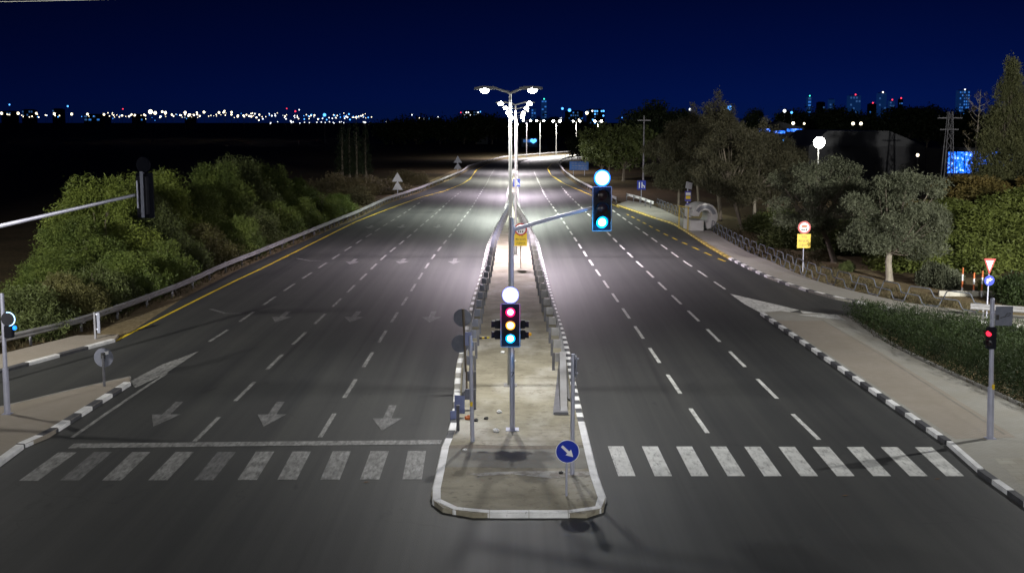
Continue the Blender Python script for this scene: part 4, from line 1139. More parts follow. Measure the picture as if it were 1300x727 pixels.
for i, Y in enumerate(rearZ):
    Rr = (2.9, 3.3, 3.9, 3.0, 3.9, 3.0, 3.5, 4.0, 3.2, 2.8)[i]; H = (3.4, 5.4, 7.6, 7.2, 8.0, 6.2, 7.6, 8.6, 7.4, 5.2)[i]
    x = rail_x(Y) - Rr - 2.6
    plant('shrub', (x, Y, g(Y) - .03), tall_w[(i + 1) % 4], 'lf_dull' if i in (3, 7) else 'lf_bright' if i in (2, 4) else 'lf_green', tstem,
          ORD[i] + ' tall feathery green shrub rising over the low row, counted from the paved corner', 'shrub', 'tall shrubs behind the low row', (Rr / 3.6, Rr / 3.6, H / 7.6), i * 2.3 + .5)
for i, (px, Y, Rr, H) in enumerate(((478, 150, 3.2, 2.6), (492, 172, 3.6, 2.8), (520, 178, 3.0, 2.4), (548, 205, 4, 2.8), (470, 175, 4, 3.4), (432, 175, 4.5, 4.0))):
    plant('shrub', (min(at(px, Y).x, rail_x(Y) - Rr - 1.0), Y, g(Y) - .03), willow[i % 3], 'lf_dry', wstem,
          ('dry brown shrub just before the pale triangular sign', 'dry brown shrub behind the pale triangular sign', 'dry brown shrub just past the pale triangular sign', 'dry brown shrub short of the dim triangular sign',
           'dry brown shrub at the end of the tall green row', 'wide dry brown shrub behind the tall green row')[i], 'shrub', 'dry shrubs in the field', (Rr, Rr, H), i * 1.1)

# trees on the other side
def tree(kind, loc, H, trunk_h, lobes, n, size, mat, barkm, label, group=None, lean=(0, 0), r0=.16, seed=1, droop=.2, up=0.0, shell=.5, extra=()):
    t = thing(kind, label, 'tree', loc, 0, group)
    me = leaves('crown', lobes, n, size, seed, droop, shell=shell, up=up); me.materials.append(M[mat])
    c = bpy.data.objects.new('crown', me); col.objects.link(c); c.parent = t
    q = random.Random(seed)
    top = Vector((lean[0], lean[1], trunk_h))
    mb = MB()
    mid = top * .5 + Vector((q.uniform(-.15, .15), q.uniform(-.1, .1), 0))
    mb.tube([(0, 0, -.1), mid * .1 + Vector((0, 0, .1)), mid, top, top + Vector((lean[0] * .5, 0, (H - trunk_h) * .5))], [r0 * 1.35, r0 * 1.05, r0 * .9, r0 * .75, r0 * .25], 10, barkm)
    for l in lobes:
        e_ = Vector(l[:3]); s0 = mid.lerp(top, q.uniform(.35, 1.0))
        m_ = s0.lerp(e_, .5) + Vector((0, 0, -.1 * (e_ - s0).length))
        mb.tube([s0, m_, e_], [r0 * .30, r0 * .18, r0 * .05], 7, 'bark')
    for p_, r_ in extra: mb.tube(p_, r_, 8, barkm)
    mb.build('trunk', barkm, t, smooth=True)
    return t
def rand_lobes(seed, cx_, cz_, W, Hh, n, s0, s1, cy_=0, D=None):
    q = random.Random(seed); L = []
    for i in range(n):
        while True:
            x, y, z = q.uniform(-1, 1), q.uniform(-1, 1), q.uniform(-1, 1)
            if x * x + y * y + z * z < 1: break
        s_ = q.uniform(s0, s1)
        L.append((cx_ + x * W, cy_ + y * (D or W), cz_ + z * Hh, s_ * 1.25, s_ * 1.25, s_ * .72))
    return L
# silver-leaved tree and its leaning neighbour
b = G(1129, 356)
tree('silver_tree', b, 7.4, 2.4, rand_lobes(5, .1, 4.5, 2.9, 2.8, 44, .38, .82) + [(-2.4, 0, 2.6, .9, .9, .6), (2.5, .2, 2.3, 1.0, 1.0, .6), (1.5, -1.2, 2.0, .9, .9, .6), (-1.1, -1.2, 2.4, .9, .9, .6), (3.0, 0, 3.2, .7, .7, .5), (.3, -1.4, 2.7, .9, .9, .6), (-2.0, -.8, 3.4, .9, .9, .6), (2.2, -.9, 3.2, .9, .9, .6), (3.2, .3, 1.9, .6, .6, .4)], 13000, (.19, .045), 'lf_silver', 'palebark', 'silvery tree with a straight pale trunk behind the zigzag railing', r0=.22, seed=21, droop=.25)
b = G(1059, 333)
tree('silver_tree', b, 7.6, 3.2, rand_lobes(8, -1.2, 4.8, 3.4, 2.6, 42, .4, .85) + [(1.2, 0, 2.6, .8, .8, .5), (-3.6, 0, 3.0, .8, .8, .5), (.4, -1, 6.6, .9, .9, .6)], 10000, (.19, .045), 'lf_silver', 'bark', 'silvery tree with a leaning dark trunk near the red-ringed sign', lean=(-1.4, 0), r0=.19, seed=22, droop=.25)
# pine clump behind the bus shelter
pin = [(958, 285, 9.2, 1.4, 'pine with a straight pale trunk closest to the leaning silvery tree', 0), (942, 291, 10.3, 0.0, 'pine with a trunk leaning sharply over the zigzag railing', -1.3),
       (915, 279, 11.8, .6, 'tallest pine rising over the bus shelter', -.9), (914, 281, 10.4, .4, 'pine with a thin bare trunk behind the bus shelter ring', -.1), (888, 268, 10.8, -1.0, 'pine behind the tilted solar panel', -.4), (862, 262, 8.8, -1.0, 'bushy pine between the solar panel and the blue lane sign', 0), (975, 268, 8.4, .8, 'low pine at the edge of the pine clump by the blue lit roofs', .3)]
for i, (px, py, H, cx_, lab, ln) in enumerate(pin):
    b = G(px, py)
    W = 2.7 + .3 * (i % 3)
    lob = rand_lobes(40 + i, cx_ * .6 + ln * .8, H * .62, W, H * .36, 40, .5, 1.1) + [(cx_ * .5 + ln, 0, H * 1.03, .35, .35, H * .09), (cx_ * .5 + ln + 1, .3, H * .88, .4, .4, H * .08), (cx_ * .5 + ln - 1.1, 0, H * .86, .4, .4, H * .08)]
    tree('pine_tree', b, H * 1.1, H * .42, lob, 11500, (.28, .06), 'lf_pine', 'palebark' if i == 0 else 'bark', lab, 'pines behind the bus shelter', lean=(ln, 0), r0=.17, seed=60 + i, droop=-.1, up=.2)
# small dark understorey bushes round the silver trees and bank
bushes = [bush_proto(1, 1, 300 + i, 12, 3600, (.115, .040), .15, shell=.55, up=.2)[0] for i in range(4)]
bstem = stem_mesh(1, 17, 6, .022)
def bz(x, y): return g(y) - .05 + bank(x, y)
slope = []
rows_ = [(82, 27, 60, 8), (86.5, 29, 64, 8), (91.5, 30, 66, 7), (97, 32, 70, 7), (103, 34, 76, 7), (111, 37, 80, 6)]
RN = ['lowest', 'second', 'third', 'fourth', 'fifth', 'topmost']
for j, (Y, x0, x1, n) in enumerate(rows_):
    for i in range(n):
        x = x0 + (x1 - x0) * (i + .5 * (j % 2)) / n + rnd.uniform(-.5, .5); y = Y + rnd.uniform(-1, 1)
        if abs(x) / y > .46: continue
        Rr = rnd.uniform(2.5, 3.3); H = rnd.uniform(1.7, 2.5)
        rust = (j >= 4 and i < 3) or (j == 3 and i == 5)
        plant('bush', (x, y, bz(x, y) - .2), bushes[(i + j) % 4], 'lf_rust' if rust else 'lf_slope', bstem,
              f'{"rusty green" if rust else "dense green"} bush, {ORD[i]} from the silvery tree in the {RN[j]} row on the bank', 'bush', 'bushes covering the bank', (Rr, Rr, H), rnd.uniform(0, 6))
near = [(1068, 322, 2.6, 2.6, 'dark green bush below the leaning silvery tree', 'lf_dull'), (1100, 318, 2.8, 2.6, 'dark green bush between the two silvery trees', 'lf_dull'), (1150, 330, 2.2, 2.3, 'dark green bush behind the straight pale trunk', 'lf_dull'), (1008, 315, 2.6, 1.9, 'dark bush behind the red-ringed sign by the railing', 'lf_dull'), (985, 296, 3.0, 2.2, 'dark bush between the pine clump and the leaning silvery tree', 'lf_dull'),
        (1180, 363, 1.05, 1.5, 'small grey-green bush before the bank, on the silvery tree side', 'lf_silver'), (1203, 366, 1.1, 1.4, 'small grey-green bush before the bank, beside the tall marker post', 'lf_silver'), (1287, 385, 1.35, 1.7, 'round dark green bush behind the short guardrail', 'lf_hedge'), (1258, 372, .9, 1.1, 'small bush among the orange and white marker posts', 'lf_slope'),
        (1042, 330, 1.1, .8, 'low dry bush below the railing sign and the leaning trunk', 'lf_dry'), (1075, 344, .7, .7, 'tiny dark bush between the two silvery trunks', 'lf_dull')]
for i, (px, py, Rr, H, lab, mt) in enumerate(near):
    b = G(px, py); b.z = bz(b.x, b.y)
    plant('bush', b, bushes[i % 4], mt, bstem, lab, 'bush', None, (Rr, Rr, H), i)
# cypress and bare tree on the bank
x, y = 48.7, 121; lob = []
q = random.Random(3)
for k in range(40):
    z = .6 + 11.6 * (k / 39); w = 3.3 * (1 - (k / 40)) ** .75 * (.8 + .3 * q.random()); a = q.uniform(0, 6.28)
    s_ = .55 + 1.0 * (1 - k / 40)
    lob.append((w * .62 * math.cos(a), w * .62 * math.sin(a), z, s_, s_, s_ * 1.1))
tree('cypress_tree', (x, y, bz(x, y)), 12.6, 4, lob, 14000, (.26, .07), 'lf_cypress', 'bark', 'tall broad cypress standing on top of the bank', r0=.22, seed=77, droop=-.3, up=.5)
x, y = 55.5, 120; lob2 = [(l[0] * .9, l[1] * .9, l[2] * .92, l[3], l[4], l[5]) for l in lob]
tree('cypress_tree', (x, y, bz(x, y)), 10.6, 4, lob2, 11000, (.26, .07), 'lf_cypress', 'bark', 'second broad cypress beyond the tall one at the edge of the bank', r0=.2, seed=78, droop=-.3, up=.5)
x, y = 46.3, 123
bt = thing('bare_tree', 'thin nearly bare tree beside the tall cypress', 'tree', (x, y, bz(x, y)))
mb = MB(); q = random.Random(5)
mb.tube([(0, 0, -.1), (.15, 0, 4), (.3, 0, 8), (.35, 0, 9.6)], [.11, .085, .05, .015], 8)
lf = []
for k in range(26):
    z = 1.6 + 7.2 * k / 26; a = q.uniform(0, 6.28); L_ = q.uniform(.9, 2.1) * (1 - .35 * k / 26)
    e_ = Vector((.3 * z / 9 + L_ * math.cos(a), L_ * math.sin(a), z + L_ * q.uniform(.5, 1.1)))
    s_ = Vector((.3 * z / 9, 0, z)); m_ = s_.lerp(e_, .55) + Vector((0, 0, -.12))
    mb.tube([s_, m_, e_], [.035, .022, .006], 6)
    for _ in range(3):
        s2 = s_.lerp(e_, q.uniform(.4, .95)); e2 = s2 + Vector((q.uniform(-.6, .6), q.uniform(-.6, .6), q.uniform(.1, .7)))
        mb.tube([s2, e2], [.013, .004], 5); lf.append((*e2, .22, .22, .2))
mb.build('trunk', 'palebark', bt, smooth=True)
me = leaves('crown', lf, 190, (.16, .07), 9); me.materials.append(M['lf_dry'])
c = bpy.data.objects.new('crown', me); col.objects.link(c); c.parent = bt

# clipped hedge on the island: several shrubs grown together
hpts = pts((1084, 406.5), (1120, 424), (1170, 434), (1230, 452), (1300, 470), (1360, 482))
hedge = thing('hedge', 'low clipped dark green hedge on the paved island', 'hedge', (0, 0, PH))
lob = []
q = random.Random(9)
edge_l = pts((1083, 407), (1124, 434), (1174, 461), (1252, 494), (1302, 518), (1420, 568)); edge_r = pts((1094, 405.8), (1180, 417), (1300, 436), (1380, 448), (1480, 468), (1600, 500))
Ll, Lr_ = arc(edge_l), arc(edge_r)
for i in range(46):
    u = i / 45
    a_, b_ = along(edge_l, Ll, Ll[-1] * u)[0], along(edge_r, Lr_, Lr_[-1] * u)[0]
    wd = (b_ - a_).length; m_ = max(1, int(wd / .85))
    for k in range(m_ + 1):
        p_ = a_.lerp(b_, (k + .25) / (m_ + .5)) + Vector((q.uniform(-.15, .15), q.uniform(-.15, .15)))
        if p_.x / p_.y > .47 or p_.x / p_.y < .26: continue
        hh = q.uniform(.82, 1.05)
        lob.append((p_.x, p_.y, hh * .5, .62, .62, hh * .55))
me = leaves('crown', lob, 26000, (.10, .034), 91, -.1, shell=.62, up=.35); me.materials.append(M['lf_hedge'])
c = bpy.data.objects.new('crown', me); col.objects.link(c); c.parent = hedge
mb = MB()
# weeds and dry grass along the railing foot and guardrail
def tufts(name, path, width, n, h, mat, seed, zoff=0.0):
    r = random.Random(seed); L = arc(path); vs, fs = [], []
    for i in range(n):
        p, t_ = along(path, L, r.uniform(0, L[-1])); nn = Vector((-t_.y, t_.x)); c = p + nn * r.uniform(0, width)
        for k in range(5):
            a = r.uniform(0, 6.28); l_ = h * r.uniform(.4, 1); w_ = .018; d = Vector((math.cos(a), math.sin(a)))
            o = len(vs); z = g(c.y) + zoff + bank(c.x, c.y); ox, oy = c.x + r.uniform(-.08, .08), c.y + r.uniform(-.08, .08)
            vs += [(ox - d.y * w_, oy + d.x * w_, z), (ox + d.y * w_, oy - d.x * w_, z), (ox + d.x * l_ * .5, oy + d.y * l_ * .5, z + l_)]
            fs.append((o, o + 1, o + 2))
    mb = MB(); mb.add(vs, fs); o = mb.build(name, mat); tag(o, None, None, None, 'stuff'); return o
o = tufts('dry_grass', [(x, y) for x, y in glp if y < 230], 1.8, 2600, .32, 'lf_dry', 4); tag(o, 'dry grass along the foot of the steel guardrail', kind='stuff')
o = tufts('dry_grass', rp1[::-1], -3.5, 2200, .3, 'lf_dry', 5); tag(o, 'dry grass behind the zigzag railing', kind='stuff')
o = tufts('dry_grass', pts((1076, 404), (1122, 436.5), (1172, 463), (1250, 499), (1302, 523)), .25, 220, .2, 'lf_dry', 6, PH + .006); tag(o, 'dry grass at the foot of the hedge', kind='stuff')

# ------------------------------------------------------------------ far trees (dark against the sky)
def far_tree(px, Y, top_y, W, lab, mat='lf_dark', seed=1, trunk=.3, n=1500, cone=False):
    b = at(px, Y); H = P(px, top_y, Y).z - b.z
    if cone:
        lob = [(0.2 * math.sin(k * 2.4), .2 * math.cos(k * 2.4), H * (.12 + .84 * k / 9), W * (1 - .8 * k / 10), W * (1 - .8 * k / 10), H * .09) for k in range(10)]
    else: lob = rand_lobes(seed, 0, H * .62, W * .72, H * .28, 14, W * .28, W * .48)
    tree('dark_tree', b, H, H * trunk, lob, n, (.9 * W / 6, .30 * W / 6), mat, 'bark', lab, 'dark trees on the skyline', r0=.25, seed=seed, droop=.1)
ft = [(772, 240, 150, 5.5, 'dark rounded tree beside the last twin-arm lamp'), (790, 215, 160, 5.5, 'dark green tree straight above the blue lane sign'), (763, 225, 168, 4, 'low dark tree above the wide blue board'),
      (806, 290, 138, 6, 'dark tree left of the tallest skyline tree'), (828, 300, 126, 6, 'tallest dark tree on the skyline, with a flat top'), (848, 300, 134, 6, 'dark tree against the tallest skyline tree, pine clump side'), (872, 300, 140, 6, 'dark tree rising behind the bushy pine'),
      (955, 330, 135, 4.5, 'dark crown above the blue lit roofs'), (1000, 420, 140, 9, 'dark tree beyond the floodlight mast'), (1035, 430, 139, 10, 'broad dark tree behind the warehouse ridge'), (1058, 430, 138, 10, 'broad dark tree under the pair of skyline towers'), (1110, 430, 146, 9, 'dark tree behind the warehouse gable'),
      (1140, 430, 136, 10, 'broad dark tree under the tower with the yellow light'), (1170, 430, 137, 10, 'broad dark tree beside the lattice pylon'), (1210, 420, 140, 10, 'dark tree behind the lattice pylon'), (1250, 430, 143, 9, 'dark tree behind the bare tree'), (1290, 430, 140, 9, 'dark tree behind the tall cypress'),
      (905, 380, 148, 8, 'dark tree behind the tallest pine'), (740, 300, 170, 4, 'small dark tree at the end of the visible road')]
for i, (px, Y, ty, W, lab) in enumerate(ft): far_tree(px, Y, ty, W, lab.replace('left of', 'beside'), 'lf_dark' if i > 2 else 'lf_dull', 500 + i)
for i, (px, Y, ty, W) in enumerate(((437, 230, 158, 1.6), (446, 232, 160, 1.5), (455, 228, 157, 1.6), (466, 235, 162, 1.5))):
    far_tree(px, Y, ty, W, ORD[i] + ' slim dark cypress in the row beyond the tall green shrubs', 'lf_dark', 540 + i, .15, 900, True)
for i, (px, ty) in enumerate(((560, 152), (590, 151), (605, 150), (530, 154), (500, 155), (625, 151), (690, 152), (720, 151))):
    far_tree(px, 620, ty, 13, ORD[i] + ' low dark tree of the distant line behind the bend', 'lf_dark', 560 + i, .2, 700)

# ------------------------------------------------------------------ buildings and far lights
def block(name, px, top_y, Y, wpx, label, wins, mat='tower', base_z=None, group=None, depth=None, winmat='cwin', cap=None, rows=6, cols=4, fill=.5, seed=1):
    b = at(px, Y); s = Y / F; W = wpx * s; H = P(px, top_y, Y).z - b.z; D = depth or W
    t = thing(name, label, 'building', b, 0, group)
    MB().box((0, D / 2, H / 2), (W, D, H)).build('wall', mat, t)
    MB().box((0, D / 2, H + .4 * s), (W * .7, D * .7, .8 * s)).build('roof', 'cityblock', t)
    q = random.Random(seed); cw_, ch_ = W / cols, wins / rows * s
    for r_ in range(rows):
        for k in range(cols):
            if q.random() < fill:
                MB().box((-W / 2 + cw_ * (k + .5), -.15, H - ch_ * (r_ + .6)), (cw_ * .6, .3, ch_ * .5)).build('lit_window', winmat if q.random() < .6 else 'cdim', t)
    if cap: MB().sphere((0, 0, H + 1.2 * s), .9 * s, n=8, m=6).build('roof_light', cap, t)
    return t
TW = 'towers on the skyline'
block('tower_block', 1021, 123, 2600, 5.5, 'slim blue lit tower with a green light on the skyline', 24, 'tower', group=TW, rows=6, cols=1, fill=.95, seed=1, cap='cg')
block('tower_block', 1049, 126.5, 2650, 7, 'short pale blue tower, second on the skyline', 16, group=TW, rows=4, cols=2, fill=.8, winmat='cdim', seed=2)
block('tower_block', 1036, 130, 2700, 9, 'dim low tower between two blue lit towers', 12, 'cityblock', group=TW, rows=3, cols=3, fill=.15, winmat='cdim', seed=3)
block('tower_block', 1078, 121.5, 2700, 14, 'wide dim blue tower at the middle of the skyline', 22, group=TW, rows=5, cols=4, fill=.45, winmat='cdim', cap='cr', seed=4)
block('tower_block', 1100, 132, 2500, 9, 'dark low tower with a red roof light', 12, 'cityblock', group=TW, rows=3, cols=3, fill=.2, cap='cr', seed=5)
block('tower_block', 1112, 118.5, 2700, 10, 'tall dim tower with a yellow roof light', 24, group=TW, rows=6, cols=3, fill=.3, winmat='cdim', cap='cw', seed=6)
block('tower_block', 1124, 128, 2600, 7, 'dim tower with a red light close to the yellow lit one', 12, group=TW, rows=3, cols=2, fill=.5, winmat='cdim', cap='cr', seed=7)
block('tower_block', 1135, 126, 2800, 5, 'thin dark tower with a red light at the end of the skyline', 10, 'cityblock', group=TW, rows=3, cols=2, fill=.2, cap='cr', seed=8)
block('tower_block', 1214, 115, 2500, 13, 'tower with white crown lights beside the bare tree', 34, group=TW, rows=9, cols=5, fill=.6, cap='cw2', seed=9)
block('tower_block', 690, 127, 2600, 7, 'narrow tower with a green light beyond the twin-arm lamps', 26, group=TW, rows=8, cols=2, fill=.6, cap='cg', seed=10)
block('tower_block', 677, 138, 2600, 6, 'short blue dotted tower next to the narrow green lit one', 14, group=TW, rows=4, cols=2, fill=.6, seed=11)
block('apartment_block', 728, 141, 1500, 22, 'dark apartment block with scattered blue windows behind the far lamps', 14, 'cityblock', rows=4, cols=8, fill=.3, seed=12, winmat='cwin')
block('apartment_block', 755, 139, 1500, 22, 'dark apartment block with dotted windows next to the dark trees', 18, 'cityblock', rows=5, cols=8, fill=.35, seed=13, winmat='cb')
block('apartment_block', 598, 141, 1300, 22, 'apartment block with white windows short of the first lamp', 9, 'cityblock', rows=3, cols=9, fill=.5, seed=14, winmat='cw2')
for i, (px, ty, w) in enumerate(((20, 134, 16), (45, 132, 14), (82, 131, 12), (128, 138, 26), (182, 138, 14), (247, 141, 12))):
    block('city_block', px, ty + 7.5, 1700, w, ('pale blue block at the outer end of the city lights', 'second dim block from the outer end of the city lights', 'dim block with one high blue light in the city line', 'long block with a row of blue windows in the city line',
          'block with a yellow top among the densest city lights', 'low block past the densest city lights')[i], 8, 'cityblock', rows=2, cols=5, fill=.28 if i != 3 else .8, seed=30 + i, winmat='cdim' if i < 3 else 'cwin', group='blocks in the distant city')
# warehouse
b = at(1095, 200); s = 200 / F
wh = thing('warehouse', 'grey pitched-roof warehouse behind the silvery trees', 'building', b)
Wd, Hh, D = 19.0, P(1095, 186, 200).z - b.z, 22
ridge = P(1095, 166, 205).z - b.z
MB().box((0, D / 2, Hh / 2), (Wd, D, Hh)).build('wall', 'wall', wh)
MB().prism([(-Wd / 2, Hh), (Wd / 2, Hh), (Wd / 2, Hh + .02), (Wd / 2 - 6, ridge), (-Wd / 2 + 3, ridge), (-Wd / 2, Hh + .02)], (Vector((0, D, .01)), (1, 0, 0), (0, 0, 1)), D).build('roof', 'roof', wh)
for k in range(4): MB().box((-6 + 4 * k, -.04, Hh * .45), (1.4, .08, 1.0)).build('window', 'ink', wh)
# blue lit hall
b = at(1240, 185); s = 185 / F
bh = thing('lit_hall', 'hall with glowing blue glass panels behind the bank', 'building', b)
top = P(1240, 192, 185).z - b.z; bot = P(1240, 219, 185).z - b.z
MB().box((0, 4.2, top / 2 + .2), (11.5, 8, top + .4)).build('wall', 'wall', bh)
for k in range(8):
    hh = (top - bot) * (1 if k < 4 else .72)
    MB().box((-4.55 + 1.28 * k, .12, top - hh / 2 - .1), (1.1, .12, hh)).build('lit_window', 'lit_panel', bh)
MB().box((0, .16, top + .05), (11.6, .3, .25)).build('cornice', 'wall', bh)
b = at(985, 330)
bh2 = thing('lit_hall', 'low building with blue lit eaves beside the pine clump', 'building', b)
tz = P(985, 163, 330).z - b.z
MB().box((0, 5, tz / 2), (13, 9, tz)).build('wall', 'wall', bh2)
MB().prism([(-7, tz), (7, tz), (0, tz + 1.8)], (Vector((0, 9.8, 0)), (1, 0, 0), (0, 0, 1)), 9.6).build('roof', 'roof', bh2)
for k, (x_, w_) in enumerate(((-4.2, 3.4), (0, 3), (4, 4))):
    MB().box((x_, .42, tz - .5 - .5 * (k == 1)), (w_, .1, .7)).build('lit_window', 'lit_panel', bh2)
# far roadside hall with blue signs seen past the lamps
for px, py, w, Y, lab in ((612, 161.5, 12, 620, 'low hall with one long blue lit strip near the bend'), (672, 179, 16, 560, 'dim hall with a bright blue sign seen between the lamp poles')):
    b = at(px, Y); s = Y / F; zz_ = P(px, py, Y).z - b.z
    t = thing('lit_hall', lab, 'building', b)
    MB().box((0, 5, (zz_ + 1) / 2), (w * s * 1.3, 9, zz_ + 1)).build('wall', 'cityblock', t)
    MB().box((0, .3, zz_), (w * s, .4, 1.3)).build('lit_sign', 'cwin' if px < 650 else 'cdim', t)
    if px > 650:
        for k in (0.18, .3, .42): MB().sphere((w * s * k, -.1, zz_ - .3 + .5 * (k != .3)), .8, n=8, m=6).build('sign_lamp', 'cb', t)
    MB().box((0, 5, zz_ + 1.1), (w * s * 1.34, 9.4, .2)).build('roof', 'roof', t)
# floodlight mast
b = at(1034, 150); z = P(1034, 184, 150).z - b.z
t = thing('floodlight', 'dazzling white floodlight on a pole behind the leaning silvery tree', 'floodlight', b)
MB().tube([(0, 0, 0), (0, 0, z)], [.12, .08], 10).build('pole', 'lamp_steel', t, smooth=True)
hd = MB().box((0, -.05, z + .3), (.9, .3, .9)).build('lamp_head', 'darkgrey', t, bevel=.03)
MB().sphere((0, -.28, z + .3), .68, n=18, m=12, sc=(1, .5, 1)).build('glowing_lens', 'lamp', hd, smooth=True)
lamp_light('floodlight_light', b + Vector((0, -1.2, z + .3)), 1500, (1, .98, .9), 150, .6, (R(75), 0, 0), .4)
# lattice pylon and utility pole
def lattice(px, Y, top_y, label, w=1.0):
    b = at(px, Y); H = P(px, top_y, Y).z - b.z
    t = thing('lattice_pylon', label, 'pylon', b); mb = MB()
    for a in (-1, 1):
        for c in (-1, 1): mb.tube([(a * w / 2, c * w / 2, 0), (a * w * .16, c * w * .16, H)], .07, 5)
    n = 9
    for k in range(n):
        u0, u1 = k / n, (k + 1) / n; w0, w1 = w / 2 * (1 - .68 * u0), w / 2 * (1 - .68 * u1)
        for sgn in (-1, 1): mb.tube([(sgn * w0, -w0, H * u0), (-sgn * w1, -w1, H * u1)], .045, 4)
    mb.build('lattice_frame', 'post', t)
    MB().box((0, 0, H * .93), (3.2, .12, .14)).box((0, 0, H * .80), (2.4, .12, .14)).build('crossarm', 'post', t)
    MB().tube([(-1.4, 0, H * .93), (-1.4, 0, H * .93 + .4)], .06, 6).tube([(1.4, 0, H * .93), (1.4, 0, H * .93 + .4)], .06, 6).build('insulator', 'wall', t)
lattice(1197, 160, 142, 'dark lattice pylon between the warehouse and the bare tree', 1.5)
b = at(815, 190); H = P(815, 147, 190).z - b.z
t = thing('utility_pole', 'dark utility pole with a crossarm in front of the tallest skyline trees', 'utility pole', b)
MB().tube([(0, 0, 0), (0, 0, H)], [.16, .11], 8).build('pole', 'post', t); MB().box((0, 0, H - .7), (2.0, .12, .14)).build('crossarm', 'post', t)
# overhead cables high above the shrubs, with their poles outside the picture
cy0 = 60.0
def cable(z0, zm, z1, lab):
    mb = MB(); p = []
    for i in range(41):
        u = i / 40; x = -46 + 92 * u
        p.append((x, cy0, z0 + (z1 - z0) * u - 4 * (((z0 + z1) / 2) - zm) * u * (1 - u)))
    o = mb.tube(p, .018, 5).build('overhead_cable', 'cable'); tag(o, lab, 'cable', 'overhead cables')
za = P(0, 10.5, cy0).z; zb = P(440, 0, cy0).z
cable(za + .35, zb + .85, zb + 5.5, 'thin overhead cable crossing the dark sky, the lower of two')
cable(za + .62, zb + 1.3, zb + 6.0, 'thin overhead cable crossing the dark sky, the upper of two')
for x_, h_, lab in ((-46, za + 1.0, 'cable pole standing in the dark field'), (46, zb + 6.4, 'cable pole standing behind the hedge')):
    t = thing('utility_pole', lab, 'utility pole', (x_, cy0, 0), 0)
    MB().tube([(0, 0, 0), (0, 0, h_)], [.18, .12], 10).build('pole', 'brownpost', t, smooth=True); MB().box((0, 0, h_ - .3), (.12, 1.6, .14)).build('crossarm', 'brownpost', t)

# distant lights, each its own lamp on a mast
def light_proto(mat):
    mb = MB(); mb.tube([(0, 0, -9), (0, 0, -.5)], .06, 5, 'ink'); mb.sphere((0, 0, 0), .5, mat, 8, 6)
    o = mb.build('distant_lamp', smooth=True); me = o.data; bpy.data.objects.remove(o); return me
protos = {k: light_proto(k) for k in ('cw', 'cb', 'cw2', 'cr', 'cg')}
LT = {'cw': 'warm white point of light in the distant city', 'cb': 'blue point of light in the distant city', 'cw2': 'cold white point of light in the distant city', 'cr': 'red point of light in the distant city', 'cg': 'green point of light in the distant city'}
GT = {'cw': 'warm white city lights', 'cb': 'blue city lights', 'cw2': 'cold white city lights', 'cr': 'red city lights', 'cg': 'green city lights'}
def far_light(px, py, dpx, c, Y=None, label=None):
    Y = Y or rnd.uniform(620, 820); p = P(px, py, Y)
    o = bpy.data.objects.new('distant_lamp', protos[c]); col.objects.link(o); o.location = p
    r_ = dpx * (.66 if px < 620 else 1) * Y / F; zs = max(.2, (p.z - g(Y)) / 9.0)
    o.scale = (r_, r_, r_)
    tag(o, label or LT[c], 'distant lamp', None if label else GT[c])
big = [(2, 144, 5), (23, 144, 5), (46, 144, 4), (69, 144.5, 4.5), (91, 145, 4.5), (111, 145, 4), (132, 145.5, 4), (191, 142, 8), (197, 143.5, 6), (206, 142, 4), (210, 143, 5), (235, 143, 5), (259, 142.5, 4.5), (250, 143, 3), (278, 143, 4), (285, 141, 3), (294, 142.5, 3.5), (302, 147, 3.5), (310, 148, 3), (319, 148, 3.5)]
for px, py, d_ in big: far_light(px, py, d_, 'cw')
q = random.Random(77)
for i in range(34): far_light(q.uniform(150, 330), 146 + q.gauss(0, 1.3), q.uniform(1.8, 3.4), 'cw')
for i in range(50): far_light(q.uniform(320, 472), 149 + q.gauss(0, 2.3), q.uniform(1.6, 3.0), q.choice(['cw', 'cw', 'cw2', 'cw2', 'cb']))
for i in range(24): far_light(q.uniform(340, 470), 155.5 + q.gauss(0, .5), q.uniform(1.6, 2.2), 'cw2')
for i in range(60): far_light(q.uniform(140, 474), 147.5 + q.gauss(0, 2.2), q.uniform(.9, 1.5), q.choice(['cw', 'cw', 'cw2', 'cb']))
for i in range(26): far_light(q.uniform(4, 150), 147 + q.gauss(0, 1.6), q.uniform(1.2, 2.2), q.choice(['cw', 'cw', 'cb']))
for px, py, d_, c in ((12, 133, 3, 'cb'), (86, 135, 3.4, 'cb'), (156, 138.5, 2.2, 'cr'), (364, 138, 2, 'cr'), (375, 141.5, 3, 'cr'), (412, 146, 6, 'cb'), (443, 145, 3, 'cb'), (523, 146, 2.4, 'cw2'), (532, 149.5, 2.6, 'cw'), (538, 151, 2.4, 'cw2'), (545, 151, 3.4, 'cb'), (556, 149, 3, 'cw2'), (490, 155, 2, 'cw2'), (498, 155.5, 2, 'cw2'), (516, 155, 2, 'cb'), (548, 158, 2.6, 'cb'),
                      (581, 157, 4, 'cw'), (604, 155, 4.2, 'cb'), (617, 154, 4.4, 'cb'), (592, 143, 3, 'cw2'), (599, 146, 3.4, 'cw'), (585, 143, 2, 'cr'), (610, 142, 2.4, 'cb'), (670, 141, 2.6, 'cw2'), (714, 138, 3, 'cb'), (723, 140, 4, 'cb'), (745, 143.5, 4, 'cw'), (752, 141, 2.2, 'cw2'), (766, 141, 2.2, 'cb'), (766, 147, 2.2, 'cb'), (712, 150, 2, 'cw2'), (735, 152, 2.6, 'cw'), (790, 149, 2, 'cb'), (790, 158, 2, 'cw2')):
    far_light(px, py, d_, c)
